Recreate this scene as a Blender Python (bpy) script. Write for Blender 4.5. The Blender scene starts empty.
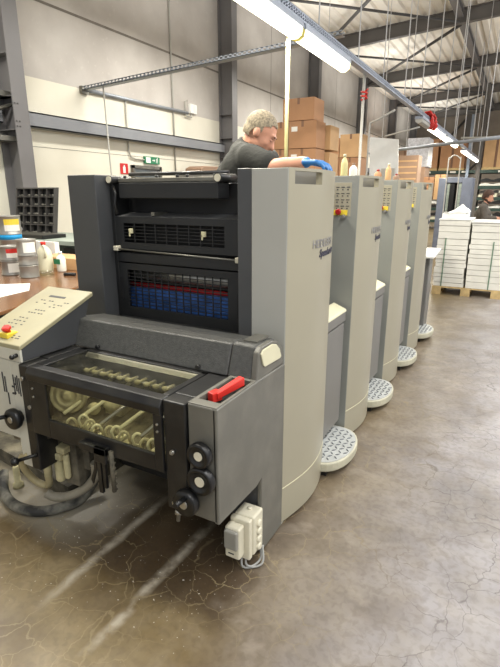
import bpy, bmesh, math, random
from mathutils import Vector, Matrix, noise
random.seed(7)
PI = math.pi
COL = bpy.context.scene.collection

# ------------------------------------------------------------------ materials
def lin(c):
    c /= 255.0
    return c/12.92 if c <= 0.04045 else ((c+0.055)/1.055)**2.4
def rgb(r, g, b): return (lin(r), lin(g), lin(b), 1)

def mat(name, c, rough=0.5, metal=0.0, var=0.06, scale=6.0, bump=0.0, bscale=60.0, c2=None, spec=0.5, dust=0.0, dustc=(170,165,150)):
    m = bpy.data.materials.new(name); m.use_nodes = True
    n = m.node_tree.nodes; l = m.node_tree.links
    p = n['Principled BSDF']
    p.inputs['Roughness'].default_value = rough
    p.inputs['Metallic'].default_value = metal
    p.inputs['Specular IOR Level'].default_value = spec
    tc = n.new('ShaderNodeTexCoord')
    ns = n.new('ShaderNodeTexNoise'); ns.inputs['Scale'].default_value = scale; ns.inputs['Detail'].default_value = 5
    l.new(tc.outputs['Object'], ns.inputs['Vector'])
    rp = n.new('ShaderNodeValToRGB')
    a = rgb(*c)
    b = rgb(*c2) if c2 else tuple(min(1, x*(1+var*2)) for x in a[:3])+(1,)
    if not c2: a = tuple(x*(1-var*2) for x in a[:3])+(1,)
    rp.color_ramp.elements[0].color = a; rp.color_ramp.elements[1].color = b
    rp.color_ramp.elements[0].position = 0.3; rp.color_ramp.elements[1].position = 0.7
    l.new(ns.outputs['Fac'], rp.inputs['Fac'])
    out = rp.outputs['Color']
    if dust > 0:
        n2 = n.new('ShaderNodeTexNoise'); n2.inputs['Scale'].default_value = 9; n2.inputs['Detail'].default_value = 8
        l.new(tc.outputs['Object'], n2.inputs['Vector'])
        r2 = n.new('ShaderNodeValToRGB'); r2.color_ramp.elements[0].position = 0.42; r2.color_ramp.elements[1].position = 0.75
        r2.color_ramp.elements[0].color = (0,0,0,1); r2.color_ramp.elements[1].color = (dust,dust,dust,1)
        l.new(n2.outputs['Fac'], r2.inputs['Fac'])
        mx = n.new('ShaderNodeMixRGB'); mx.inputs['Color2'].default_value = rgb(*dustc)
        l.new(r2.outputs['Color'], mx.inputs['Fac']); l.new(out, mx.inputs['Color1']); out = mx.outputs['Color']
    l.new(out, p.inputs['Base Color'])
    if bump > 0:
        nb = n.new('ShaderNodeTexNoise'); nb.inputs['Scale'].default_value = bscale; nb.inputs['Detail'].default_value = 3
        l.new(tc.outputs['Object'], nb.inputs['Vector'])
        bp = n.new('ShaderNodeBump'); bp.inputs['Strength'].default_value = bump; bp.inputs['Distance'].default_value = 0.01
        l.new(nb.outputs['Fac'], bp.inputs['Height']); l.new(bp.outputs['Normal'], p.inputs['Normal'])
    return m

def emis(name, c, s):
    m = bpy.data.materials.new(name); m.use_nodes = True
    n = m.node_tree.nodes; l = m.node_tree.links
    p = n['Principled BSDF']; p.inputs['Base Color'].default_value = rgb(*c)
    p.inputs['Emission Color'].default_value = rgb(*c); p.inputs['Emission Strength'].default_value = s
    return m

def glassmat(name, tint, gloss=0.12, rough=0.05, dust=0.12):
    m = bpy.data.materials.new(name); m.use_nodes = True
    n = m.node_tree.nodes; l = m.node_tree.links
    n.remove(n['Principled BSDF']); o = n['Material Output']
    t = n.new('ShaderNodeBsdfTransparent'); t.inputs['Color'].default_value = tint
    g = n.new('ShaderNodeBsdfGlossy'); g.inputs['Roughness'].default_value = rough
    d = n.new('ShaderNodeBsdfDiffuse'); d.inputs['Color'].default_value = rgb(190,185,165)
    fr = n.new('ShaderNodeLayerWeight'); fr.inputs['Blend'].default_value = 0.5
    pw = n.new('ShaderNodeMath'); pw.operation = 'POWER'; pw.inputs[1].default_value = 4.0; l.new(fr.outputs['Facing'], pw.inputs[0])
    ma = n.new('ShaderNodeMath'); ma.operation = 'MULTIPLY_ADD'; ma.inputs[1].default_value = 0.7; ma.inputs[2].default_value = gloss*0.3
    l.new(pw.outputs[0], ma.inputs[0])
    x = n.new('ShaderNodeMixShader'); l.new(ma.outputs[0], x.inputs[0]); l.new(t.outputs[0], x.inputs[1]); l.new(g.outputs[0], x.inputs[2])
    tc = n.new('ShaderNodeTexCoord'); ns = n.new('ShaderNodeTexNoise'); ns.inputs['Scale'].default_value = 14; ns.inputs['Detail'].default_value = 6
    l.new(tc.outputs['Object'], ns.inputs['Vector'])
    mr = n.new('ShaderNodeMapRange'); mr.inputs['From Min'].default_value = 0.45; mr.inputs['From Max'].default_value = 0.8
    mr.inputs['To Max'].default_value = dust*2.5; mr.inputs['To Min'].default_value = dust*0.3
    l.new(ns.outputs['Fac'], mr.inputs['Value'])
    y = n.new('ShaderNodeMixShader'); l.new(mr.outputs[0], y.inputs[0]); l.new(x.outputs[0], y.inputs[1]); l.new(d.outputs[0], y.inputs[2])
    l.new(y.outputs[0], o.inputs['Surface'])
    return m

M = {}
M['cover']   = mat('cover_paint', (156,150,130), 0.36, 0, 0.02, 2, 0.02, 200)
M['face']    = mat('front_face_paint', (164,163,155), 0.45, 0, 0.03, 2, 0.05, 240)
M['faceg']   = mat('unit_face_shaded_grey', (136,137,130), 0.4, 0, 0.03, 2)  # front face grey darkened for shade between units; also used on lids
M['midgrey'] = mat('gap_guard_paint', (112,110,105), 0.4, 0, 0.04, 3)
M['graph']   = mat('graphite_paint', (68,69,70), 0.42, 0, 0.05, 4, 0.05, 220)
M['graphl']  = mat('graphite_side_paint', (98,96,88), 0.42, 0, 0.05, 3, 0.06, 220, dust=0.12)
M['hood']    = mat('hood_textured_paint', (72,72,69), 0.38, 0, 0.10, 60, 0.25, 160)
M['black']   = mat('black_metal', (20,20,21), 0.36, 0, 0.1, 6, 0.04, 100, dust=0.05)
M['blackg']  = mat('black_guard', (28,29,30), 0.4, 0, 0.1, 6)
M['dark']    = mat('dark_interior', (15,15,16), 0.6, 0, 0.1, 6)
M['rubber']  = mat('black_plastic', (18,18,18), 0.35, 0, 0.1, 8)
M['cream']   = mat('cream_plastic', (208,203,172), 0.45, 0, 0.03, 4)
M['creamp']  = mat('console_panel_cream', (156,150,120), 0.42, 0, 0.05, 5, dust=0.3, dustc=(158,144,104))
M['whitep']  = mat('white_cabinet_paint', (196,194,180), 0.4, 0, 0.05, 4, dust=0.1, dustc=(150,145,130))
M['steel']   = mat('brushed_steel', (170,168,160), 0.3, 0.8, 0.06, 8)
M['steeld']  = mat('dull_steel', (120,118,110), 0.4, 0.7, 0.1, 8)
M['zinc']    = mat('galvanised_steel', (150,155,162), 0.42, 0.4, 0.05, 10)
M['dusty']   = mat('powder_covered_metal', (172,164,126), 0.85, 0, 0.2, 14, 0.3, 60, dust=0.6, dustc=(214,206,166))
M['dustyd']  = mat('powder_dusted_dark_metal', (70,66,56), 0.8, 0, 0.2, 14, 0.3, 60, dust=0.5, dustc=(160,152,128))
M['deckm']   = mat('powdered_inner_deck', (92,86,66), 0.8, 0, 0.2, 14, 0.3, 60, dust=0.35, dustc=(180,172,132))
M['bright']  = mat('bright_cream_metal', (214,208,168), 0.5, 0, 0.06, 10)
M['tread']   = mat('tread_plate', (186,188,184), 0.4, 0.1, 0.05, 10)
M['treadp']  = mat('tread_pattern_metal', (120,124,126), 0.4, 0.2)
M['treadrim']= mat('step_rim', (182,178,156), 0.5, 0, 0.05, 8)
M['red']     = mat('red_plastic', (200,44,36), 0.4, 0, 0.05, 8)
M['redd']    = mat('red_dark', (160,20,20), 0.4, 0, 0.05, 8)
M['yellow']  = mat('yellow_plastic', (222,196,60), 0.45, 0, 0.04, 8)
M['ink']     = mat('printed_marks', (50,50,52), 0.5, 0, 0.05, 8)
M['chrome']  = mat('chrome_lettering', (150,148,146), 0.3, 0.4, 0.05, 8)
M['navy']    = mat('dark_lettering', (40,40,60), 0.4, 0, 0.05, 8)
M['blue']    = mat('blue_guard_sheet', (62,104,168), 0.35, 0, 0.25, 20)
M['hosec']   = mat('beige_hose', (172,160,122), 0.55, 0, 0.08, 12)
M['hoseg']   = mat('grey_ribbed_hose', (140,134,118), 0.6, 0, 0.1, 12)
M['hosek']   = mat('black_dusty_hose', (40,40,38), 0.7, 0, 0.1, 12, dust=0.75, dustc=(170,166,150))
M['socket']  = mat('off_white_plastic', (206,200,178), 0.45, 0, 0.04, 8)
M['socketg'] = mat('grey_plastic', (140,138,128), 0.45, 0, 0.04, 8)
M['cable']   = mat('grey_cable', (150,150,145), 0.5, 0, 0.04, 8)
M['col']     = mat('painted_column_steel', (112,110,110), 0.5, 0.0, 0.05, 1.5)
M['rafter']  = mat('painted_rafter_steel', (96,92,88), 0.6, 0.0, 0.06, 1.5)
M['girt']    = mat('girt_steel', (132,134,138), 0.5, 0.1, 0.05, 1.5)
M['rod']     = mat('dark_rod_steel', (70,68,66), 0.6, 0, 0.05, 3)
M['roof']    = mat('roof_sheet', (226,220,208), 0.6, 0, 0.03, 1.5)
M['wire']    = mat('wire_steel', (205,205,205), 0.4, 0.0, 0.03, 3)
M['pole']    = mat('beige_pole', (205,196,140), 0.5, 0, 0.04, 3)
M['conduit'] = mat('grey_conduit', (170,168,160), 0.5, 0, 0.04, 3)
M['lamp']    = emis('lamp_diffuser_glow', (255,250,225), 5.5)
M['lampend'] = mat('lamp_end_plastic', (230,220,140), 0.4)
M['trunk']   = mat('lamp_trunking', (150,158,172), 0.4, 0.2, 0.04, 5)
M['card']    = mat('cardboard', (172,128,92), 0.75, 0, 0.05, 3, 0.05, 40)
M['card2']   = mat('pale_cardboard', (194,156,112), 0.75, 0, 0.05, 3)
M['card3']   = mat('greyed_cardboard', (150,122,100), 0.75, 0, 0.05, 3)
M['tape']    = mat('brown_tape', (120,86,62), 0.5, 0, 0.05, 6)
M['paper']   = mat('white_paper', (226,224,214), 0.7, 0, 0.03, 6)
M['label']   = mat('paper_label', (226,224,216), 0.6, 0, 0.03, 6)
M['wood']    = mat('pale_pallet_wood', (196,170,120), 0.7, 0, 0.1, 12)
M['strap']   = mat('green_strap', (96,128,104), 0.5, 0, 0.05, 6)
M['board']   = mat('white_board', (214,216,214), 0.6, 0, 0.02, 6)
M['tin']     = mat('tin_can_metal', (152,150,144), 0.32, 0.45, 0.04, 6)
M['cyan']    = mat('cyan_label', (0,140,200), 0.5)
M['shirt']   = mat('black_cotton', (46,46,42), 0.9, 0, 0.08, 12, 0.3, 60)
M['trouser'] = mat('grey_trouser_cotton', (54,56,62), 0.9)
M['skin']    = mat('skin', (206,150,122), 0.5, 0, 0.06, 25)
M['hairg']   = mat('short_grey_hair', (142,130,108), 0.8, 0, 0.25, 90, 0.4, 220)
M['hairb']   = mat('brown_hair', (70,48,36), 0.8, 0, 0.2, 60, 0.6, 120)
M['glove']   = mat('blue_nitrile', (44,112,176), 0.4, 0, 0.05, 12)
M['sweat']   = mat('brown_grey_wool', (88,82,74), 0.95, 0, 0.08, 20)
M['green']   = mat('dark_green_metal', (34,60,52), 0.45)
M['paleg']   = mat('worktop_grey_green', (150,160,150), 0.5)
M['bluegrey']= mat('blue_grey_paint', (104,110,124), 0.45)
M['monitor'] = mat('monitor_black', (16,16,18), 0.3)
M['plastw']  = mat('milky_plastic', (214,210,184), 0.4)
M['wrap']    = mat('grey_plastic_film', (176,176,180), 0.3, 0, 0.12, 18, 0.6, 30)
M['skyblue'] = mat('light_blue_steel', (140,152,170), 0.5)
M['signr']   = mat('sign_red', (196,30,30), 0.5)
M['signg']   = mat('sign_green', (30,120,80), 0.5)
M['white']   = mat('sign_white', (235,235,230), 0.5)
M['doorp']   = mat('door_paint', (196,192,176), 0.5)
M['glassd']  = mat('dark_door_glass', (90,96,98), 0.15)
M['glass']   = glassmat('feeder_glass', (0.93,0.93,0.87,1), 0.12, 0.03, 0.012)
M['glasst']  = glassmat('smoked_feeder_glass', (0.86,0.86,0.80,1), 0.15, 0.04, 0.02)

# wood table top
def woodtop():
    m = mat('brown_table_top', (112,78,52), 0.22, 0, 0.1, 3)
    return m
M['table'] = woodtop()

# floor
def floor_mat():
    m = bpy.data.materials.new('polished_concrete'); m.use_nodes = True
    n = m.node_tree.nodes; l = m.node_tree.links; p = n['Principled BSDF']
    tc = n.new('ShaderNodeTexCoord'); P = tc.outputs['Object']
    def noi(s, d=6, dist=0.0):
        q = n.new('ShaderNodeTexNoise'); q.inputs['Scale'].default_value = s; q.inputs['Detail'].default_value = d
        q.inputs['Distortion'].default_value = dist; l.new(P, q.inputs['Vector']); return q.outputs['Fac']
    def ramp(f, a, b, c0=(0,0,0,1), c1=(1,1,1,1)):
        r = n.new('ShaderNodeValToRGB'); r.color_ramp.elements[0].position = a; r.color_ramp.elements[1].position = b
        r.color_ramp.elements[0].color = c0; r.color_ramp.elements[1].color = c1; l.new(f, r.inputs['Fac']); return r.outputs['Color']
    def mix(f, a, b, typ='MIX'):
        x = n.new('ShaderNodeMixRGB'); x.blend_type = typ
        for s, v in (('Fac', f), ('Color1', a), ('Color2', b)):
            if isinstance(v, (int, float)): x.inputs[s].default_value = v
            elif isinstance(v, tuple): x.inputs[s].default_value = v
            else: l.new(v, x.inputs[s])
        return x.outputs['Color']
    def math_(op, a, b=0.0, c=0.0):
        x = n.new('ShaderNodeMath'); x.operation = op
        for i, v in enumerate((a, b, c)):
            if isinstance(v, (int, float)): x.inputs[i].default_value = v
            else: l.new(v, x.inputs[i])
        return x.outputs[0]
    sep = n.new('ShaderNodeSeparateXYZ'); l.new(P, sep.inputs[0]); X, Y = sep.outputs['X'], sep.outputs['Y']
    def band(v, lo, hi, soft):           # 1 inside lo..hi with soft wobbling edge
        w = math_('MULTIPLY_ADD', noi(5), soft*2.5, -soft*1.25)
        vv = math_('ADD', v, w)
        a = n.new('ShaderNodeMapRange'); a.inputs['From Min'].default_value = lo-soft; a.inputs['From Max'].default_value = lo+soft; l.new(vv, a.inputs['Value'])
        b = n.new('ShaderNodeMapRange'); b.inputs['From Min'].default_value = hi+soft; b.inputs['From Max'].default_value = hi-soft; l.new(vv, b.inputs['Value'])
        return math_('MULTIPLY', a.outputs[0], b.outputs[0])
    warm = mix(ramp(noi(1.6, 8, 0.6), 0.35, 0.68), rgb(96,80,52), rgb(132,116,84))
    cool_daylit = mix(ramp(noi(2.2, 8, 0.4), 0.35, 0.7), rgb(126,121,119), rgb(157,153,154))
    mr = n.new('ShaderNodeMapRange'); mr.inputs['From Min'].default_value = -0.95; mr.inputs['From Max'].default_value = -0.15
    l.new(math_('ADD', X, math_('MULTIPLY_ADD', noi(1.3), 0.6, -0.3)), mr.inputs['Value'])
    base = mix(mr.outputs[0], warm, cool_daylit)  # daylight painted into the colour: cooler and paler towards the right
    base = mix(math_('MULTIPLY', ramp(noi(9, 9), 0.4, 0.75), 0.22), base, rgb(166,154,130))
    base = mix(math_('MULTIPLY', ramp(noi(34, 10, 0.5), 0.46, 0.62), 0.22), base, rgb(78,66,50))
    base = mix(math_('MULTIPLY', ramp(noi(3.2, 6, 1.0), 0.50, 0.62), 0.25), base, rgb(92,78,60))
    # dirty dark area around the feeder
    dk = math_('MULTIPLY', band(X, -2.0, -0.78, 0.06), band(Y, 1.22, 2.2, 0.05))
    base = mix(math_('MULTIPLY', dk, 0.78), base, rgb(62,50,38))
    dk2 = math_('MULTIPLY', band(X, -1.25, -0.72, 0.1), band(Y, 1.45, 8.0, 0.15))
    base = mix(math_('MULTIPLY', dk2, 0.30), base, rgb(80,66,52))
    # powder deposits
    s1 = math_('MULTIPLY', band(X, -1.515, -1.475, 0.014), band(Y, 1.0, 1.72, 0.10))
    s2 = math_('MULTIPLY', band(X, -1.185, -1.145, 0.014), band(Y, 0.9, 1.68, 0.10))
    s = math_('ADD', s1, s2)
    s = math_('MULTIPLY', s, ramp(noi(11, 8), 0.36, 0.60))
    base = mix(math_('MULTIPLY', s, 0.75), base, rgb(186,178,160))
    pw = math_('MULTIPLY', band(X, -3.4, -1.66, 0.16), band(Y, 1.28, 3.0, 0.07))
    base = mix(math_('MULTIPLY', pw, 0.75), base, rgb(158,152,136))
    spk = ramp(noi(70, 2), 0.70, 0.74)
    spm = math_('MULTIPLY', spk, math_('MULTIPLY', band(X, -1.9, -0.85, 0.1), band(Y, 1.0, 1.9, 0.1)))
    base = mix(math_('MULTIPLY', spm, 0.8), base, rgb(225,222,212))
    # scuffs: light trails beside the steps
    sc = math_('MULTIPLY', ramp(noi(7, 9, 0.8), 0.52, 0.72), band(X, -0.85, -0.25, 0.1))
    base = mix(math_('MULTIPLY', sc, 0.22), base, rgb(186,176,160))
    # cracks
    def cracks(scale, w):
        wp = n.new('ShaderNodeTexNoise'); wp.inputs['Scale'].default_value = 5; wp.inputs['Detail'].default_value = 6; l.new(P, wp.inputs['Vector'])
        vm = n.new('ShaderNodeVectorMath'); vm.operation = 'MULTIPLY_ADD'; l.new(wp.outputs['Color'], vm.inputs[0]); vm.inputs[1].default_value = (0.22,0.22,0); l.new(P, vm.inputs[2])
        v = n.new('ShaderNodeTexVoronoi'); v.feature = 'DISTANCE_TO_EDGE'; v.inputs['Scale'].default_value = scale; l.new(vm.outputs[0], v.inputs['Vector'])
        return ramp(v.outputs['Distance'], w*0.3, w, (1,1,1,1), (0,0,0,1))
    cr = cracks(7.0, 0.016)
    hair = math_('MULTIPLY', cr, ramp(noi(1.4, 3), 0.36, 0.54))
    right = n.new('ShaderNodeMapRange'); right.inputs['From Min'].default_value = -0.55; right.inputs['From Max'].default_value = -0.15; l.new(X, right.inputs['Value'])
    ccol = mix(right.outputs[0], rgb(146,132,100), rgb(62,54,50))
    base = mix(math_('MULTIPLY', hair, 0.62), base, ccol)
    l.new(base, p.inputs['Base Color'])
    rr = n.new('ShaderNodeMapRange'); rr.inputs['To Min'].default_value = 0.26; rr.inputs['To Max'].default_value = 0.5; l.new(noi(3, 7), rr.inputs['Value'])
    l.new(rr.outputs[0], p.inputs['Roughness'])
    bp = n.new('ShaderNodeBump'); bp.inputs['Strength'].default_value = 0.12; bp.inputs['Distance'].default_value = 0.01
    l.new(noi(12, 8), bp.inputs['Height']); l.new(bp.outputs['Normal'], p.inputs['Normal'])
    return m
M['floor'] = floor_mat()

def wall_mat(name, c, c2, sx, sz, groove=True, spots=0.0):
    m = bpy.data.materials.new(name); m.use_nodes = True
    n = m.node_tree.nodes; l = m.node_tree.links; p = n['Principled BSDF']; p.inputs['Roughness'].default_value = 0.75
    tc = n.new('ShaderNodeTexCoord'); P = tc.outputs['Object']
    q = n.new('ShaderNodeTexNoise'); q.inputs['Scale'].default_value = 1.2; q.inputs['Detail'].default_value = 9; l.new(P, q.inputs['Vector'])
    r = n.new('ShaderNodeValToRGB'); r.color_ramp.elements[0].position = .35; r.color_ramp.elements[1].position = .68
    r.color_ramp.elements[0].color = rgb(*c); r.color_ramp.elements[1].color = rgb(*c2); l.new(q.outputs['Fac'], r.inputs['Fac'])
    out = r.outputs['Color']
    if spots > 0:
        q2 = n.new('ShaderNodeTexNoise'); q2.inputs['Scale'].default_value = 9; q2.inputs['Detail'].default_value = 6; l.new(P, q2.inputs['Vector'])
        r2 = n.new('ShaderNodeValToRGB'); r2.color_ramp.elements[0].position = .62; r2.color_ramp.elements[1].position = .68
        r2.color_ramp.elements[0].color = (0,0,0,1); r2.color_ramp.elements[1].color = (spots,spots,spots,1); l.new(q2.outputs['Fac'], r2.inputs['Fac'])
        mx = n.new('ShaderNodeMixRGB'); mx.inputs['Color2'].default_value = rgb(200,196,188); l.new(r2.outputs['Color'], mx.inputs['Fac']); l.new(out, mx.inputs['Color1']); out = mx.outputs['Color']
    l.new(out, p.inputs['Base Color'])
    bp = n.new('ShaderNodeBump'); bp.inputs['Strength'].default_value = 0.15; bp.inputs['Distance'].default_value = 0.01
    q3 = n.new('ShaderNodeTexNoise'); q3.inputs['Scale'].default_value = 30; l.new(P, q3.inputs['Vector']); l.new(q3.outputs['Fac'], bp.inputs['Height']); l.new(bp.outputs['Normal'], p.inputs['Normal'])
    return m
M['wallc'] = wall_mat('cream_wall_paint', (218,213,196), (228,224,208), 1, 1)
M['wallg'] = wall_mat('grey_concrete_panel', (178,172,165), (196,191,184), 1, 1, spots=0.35)
M['wallf'] = wall_mat('taupe_far_wall', (140,130,118), (156,146,134), 1, 1)
M['joint'] = mat('wall_joint', (120,114,106), 0.9)

# ------------------------------------------------------------------ mesh helpers
class MB:
    def __init__(s): s.bm = bmesh.new(); s.mi = 0
    def _new(s, vs, faces):
        b = [s.bm.verts.new(v) for v in vs]
        for f in faces:
            try: q = s.bm.faces.new([b[i] for i in f]); q.material_index = s.mi
            except ValueError: pass
        return b
    def box(s, x0, x1, y0, y1, z0, z1):
        if x0 > x1: x0, x1 = x1, x0
        if y0 > y1: y0, y1 = y1, y0
        if z0 > z1: z0, z1 = z1, z0
        vs = [(x,y,z) for z in (z0,z1) for y in (y0,y1) for x in (x0,x1)]
        s._new(vs, [(0,2,3,1),(4,5,7,6),(0,1,5,4),(2,6,7,3),(0,4,6,2),(1,3,7,5)]); return s
    def hexa(s, bot, top):
        s._new(list(bot)+list(top), [(3,2,1,0),(4,5,6,7),(0,1,5,4),(1,2,6,5),(2,3,7,6),(3,0,4,7)]); return s
    def prism(s, pts, axis, a, b):
        # pts: 2D polygon; axis 0: (y,z) extruded in x; 1: (x,z) in y; 2: (x,y) in z
        def P(p, t): return (t,p[0],p[1]) if axis == 0 else ((p[0],t,p[1]) if axis == 1 else (p[0],p[1],t))
        k = len(pts); v = [P(p,a) for p in pts]+[P(p,b) for p in pts]
        fs = [tuple(range(k-1,-1,-1)), tuple(range(k,2*k))]+[(i,(i+1)%k,k+(i+1)%k,k+i) for i in range(k)]
        s._new(v, fs); return s
    def tube(s, pts, r, seg=10, cap=True, rib=0.0):
        pts = [Vector(p) for p in pts]; rings = []
        up = Vector((0,0,1))
        d0 = (pts[1]-pts[0]).normalized()
        nrm = d0.orthogonal().normalized()
        for i, p in enumerate(pts):
            if i == 0: d = pts[1]-pts[0]
            elif i == len(pts)-1: d = pts[-1]-pts[-2]
            else: d = (pts[i+1]-pts[i-1])
            d.normalize(); nrm = (nrm - d*nrm.dot(d)).normalized(); bn = d.cross(nrm)
            rr = r[i] if isinstance(r, (list,tuple)) else r*(1+(rib if i%2 else 0))
            rings.append([s.bm.verts.new(p+nrm*math.cos(2*PI*k/seg)*rr+bn*math.sin(2*PI*k/seg)*rr) for k in range(seg)])
        for a, b in zip(rings, rings[1:]):
            for k in range(seg):
                f = s.bm.faces.new((a[k],a[(k+1)%seg],b[(k+1)%seg],b[k])); f.material_index = s.mi; f.smooth = True
        if cap:
            f = s.bm.faces.new(rings[0][::-1]); f.material_index = s.mi
            f = s.bm.faces.new(rings[-1]); f.material_index = s.mi
        return s
    def cyl(s, p0, p1, r, seg=20): return s.tube([p0,p1], r, seg)
    def lathe(s, c, axis, prof, seg=28):
        # prof list of (radius, height along axis)
        ax = Vector(axis).normalized(); u = ax.orthogonal().normalized(); v = ax.cross(u); c = Vector(c); rings = []
        for r, h in prof:
            rings.append([s.bm.verts.new(c+ax*h+(u*math.cos(2*PI*k/seg)+v*math.sin(2*PI*k/seg))*max(r,1e-5)) for k in range(seg)])
        for a, b in zip(rings, rings[1:]):
            for k in range(seg):
                f = s.bm.faces.new((a[k],a[(k+1)%seg],b[(k+1)%seg],b[k])); f.material_index = s.mi; f.smooth = True
        f = s.bm.faces.new(rings[0][::-1]); f.material_index = s.mi
        f = s.bm.faces.new(rings[-1]); f.material_index = s.mi
        return s
    def ball(s, c, r, seg=16, rings=10, sc=(1,1,1), rot=None):
        mtx = Matrix.Translation(c) @ (rot if rot else Matrix.Identity(4)) @ Matrix.Diagonal((r*sc[0], r*sc[1], r*sc[2], 1))
        g = bmesh.ops.create_uvsphere(s.bm, u_segments=seg, v_segments=rings, radius=1, matrix=mtx)
        for v in g['verts']:
            for f in v.link_faces: f.smooth = True; f.material_index = s.mi
        return s
    def build(s, name, m, parent=None, root=None, bevel=0.0, segs=2, smooth=False):
        bmesh.ops.recalc_face_normals(s.bm, faces=s.bm.faces)
        if root is not None:
            off = Vector(root.location)
            for v in s.bm.verts: v.co -= off
        me = bpy.data.meshes.new(name); s.bm.to_mesh(me); s.bm.free()
        ms = m if isinstance(m, (list,tuple)) else [m]
        for q in ms: me.materials.append(M[q] if isinstance(q, str) else q)
        if smooth:
            for p in me.polygons: p.use_smooth = True
        o = bpy.data.objects.new(name, me); COL.objects.link(o)
        if parent is not None: o.parent = parent
        if bevel > 0:
            b = o.modifiers.new('bevel', 'BEVEL'); b.width = bevel; b.segments = segs; b.limit_method = 'ANGLE'; b.angle_limit = 0.6
        return o

def thing(name, label, cat, loc=(0,0,0), group=None, rz=0):
    o = bpy.data.objects.new(name, None); COL.objects.link(o); o.location = loc; o.rotation_euler = (0,0,rz)
    o.empty_display_size = 0.1
    o['label'] = label; o['category'] = cat
    if group: o['group'] = group
    return o
def tag(o, label, cat, group=None):
    o['label'] = label; o['category'] = cat
    if group: o['group'] = group
    return o
def struct(o): o['kind'] = 'structure'; return o
def setorigin(o, loc):
    loc = Vector(loc); o.data.transform(Matrix.Translation(-loc)); o.location = loc; return o
def copy_tree(o, parent=None, **kw):
    c = o.copy(); COL.objects.link(c)
    if parent is not None: c.parent = parent
    for ch in [x for x in bpy.data.objects if x.parent == o]: copy_tree(ch, c)
    return c
def spline(pts, n=8):
    P = [Vector(p) for p in pts]; P = [P[0]*2-P[1]]+P+[P[-1]*2-P[-2]]; out = []
    for i in range(1, len(P)-2):
        for k in range(n):
            t = k/n; a,b,c,d = P[i-1],P[i],P[i+1],P[i+2]
            out.append(0.5*((2*b)+(c-a)*t+(2*a-5*b+4*c-d)*t*t+(3*b-a-3*c+d)*t**3))
    out.append(P[-2]); return out
def text_mesh(txt, size, extrude=0.0008, shear=0.0, bold=0.0):
    cu = bpy.data.curves.new('lettering', 'FONT'); cu.body = txt; cu.size = size; cu.extrude = extrude; cu.shear = shear; cu.offset = bold
    o = bpy.data.objects.new('lettering', cu); COL.objects.link(o)
    dg = bpy.context.evaluated_depsgraph_get(); dg.update()
    me = bpy.data.meshes.new_from_object(o.evaluated_get(dg)); bpy.data.objects.remove(o)
    return me
def text_obj(txt, size, m, mapf, name='lettering', parent=None, root=None, **kw):
    me = text_mesh(txt, size, **kw)
    off = Vector(root.location) if root is not None else Vector()
    for v in me.vertices: v.co = Vector(mapf(v.co.x, v.co.y, v.co.z))-off
    me.materials.clear(); me.materials.append(M[m]); me.name = name
    o = bpy.data.objects.new(name, me); COL.objects.link(o); o.parent = parent; return o

# ------------------------------------------------------------------ the hall
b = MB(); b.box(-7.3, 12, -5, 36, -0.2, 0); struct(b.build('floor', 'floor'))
b = MB(); b.box(-7.3, -7.0, -5, 36, 0, 3.36); b.mi = 1; b.box(-7.3, -7.0, -5, 36, 3.36, 6.75)
b.mi = 2
b.box(-7.0, -6.996, -5, 36, 4.46, 4.50); b.box(-7.0, -6.996, -5, 36, 2.33, 2.337)
for y in (2.6, 14.1, 19.9, 25.6):
    b.box(-7.0, -6.996, y, y+0.012, 0, 6.7)
struct(b.build('wall_left', ['wallc','wallg','joint']))
b = MB(); b.box(-7.3, 12, 36, 36.3, 0, 8.0); struct(b.build('wall_back', 'wallf'))
def roofz(x): return 6.50+(x+7)*0.063
# corrugated deck, ribs running along the hall
b = MB(); pts = []; x = -7.3; top = []
while x < 12:
    for dx, dz in ((0,0),(0.16,0),(0.20,0.06),(0.30,0.06)):
        pts.append((x+dx, roofz(x+dx)+dz))
    x += 0.34
low = [b.bm.verts.new((p[0], -5, p[1])) for p in pts]; hi = [b.bm.verts.new((p[0], 36.3, p[1])) for p in pts]
for i in range(len(pts)-1): b.bm.faces.new((low[i],low[i+1],hi[i+1],hi[i]))
lo2 = [b.bm.verts.new((p[0], -5, roofz(p[0])+0.2)) for p in (pts[0],pts[-1])]; hi2 = [b.bm.verts.new((p[0], 36.3, roofz(p[0])+0.2)) for p in (pts[0],pts[-1])]
b.bm.faces.new((lo2[0],lo2[1],hi2[1],hi2[0]))
struct(b.build('ceiling', 'roof'))

FR = [-0.35, 5.11, 11.3, 17.1, 22.9, 28.7, 34.6]
def hbeam_col(y):
    b = MB()
    b.box(-6.62, -6.60, y-0.125, y+0.125, 0, 6.5)   # inner flange
    b.box(-6.99, -6.97, y-0.125, y+0.125, 0, 6.5)
    b.box(-6.97, -6.62, y-0.008, y+0.008, 0, 6.5)
    return b
for i, y in enumerate(FR):
    if i == 0: continue
    c = thing('steel_column', ['', '', '', '', '', '', ''][i] or 'steel column', 'column', (-6.8, y, 0))
    hbeam_col(y).build('column_shaft', 'col', c, c)
    b = MB()
    for z in (2.5, 2.95, 3.5):
        b.box(-6.97, -6.63, y-0.14, y-0.008, z, z+0.012)
    b.build('stiffener_plates', 'col', c, c)
    b = MB()
    for z in (2.55, 2.62, 2.86):
        for dy in (-0.1, -0.05): b.cyl((-6.60, y+dy, z), (-6.592, y+dy, z), 0.012, 8)
    b.build('bolts', 'rod', c, c)
    c['label'] = ['grey steel H column standing behind the viewer',
      'grey steel H column at the far left beside the open compartment case',
      'grey steel H column behind the bending operator in black shirt',
      'grey steel H column rising behind the tallest cardboard box stack',
      'grey steel H column rising beyond the second box stack',
      'steel H column behind the leaning white board',
      'farthest steel H column in the corner of the hall'][i]
    c['group'] = 'columns along the left wall'
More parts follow.
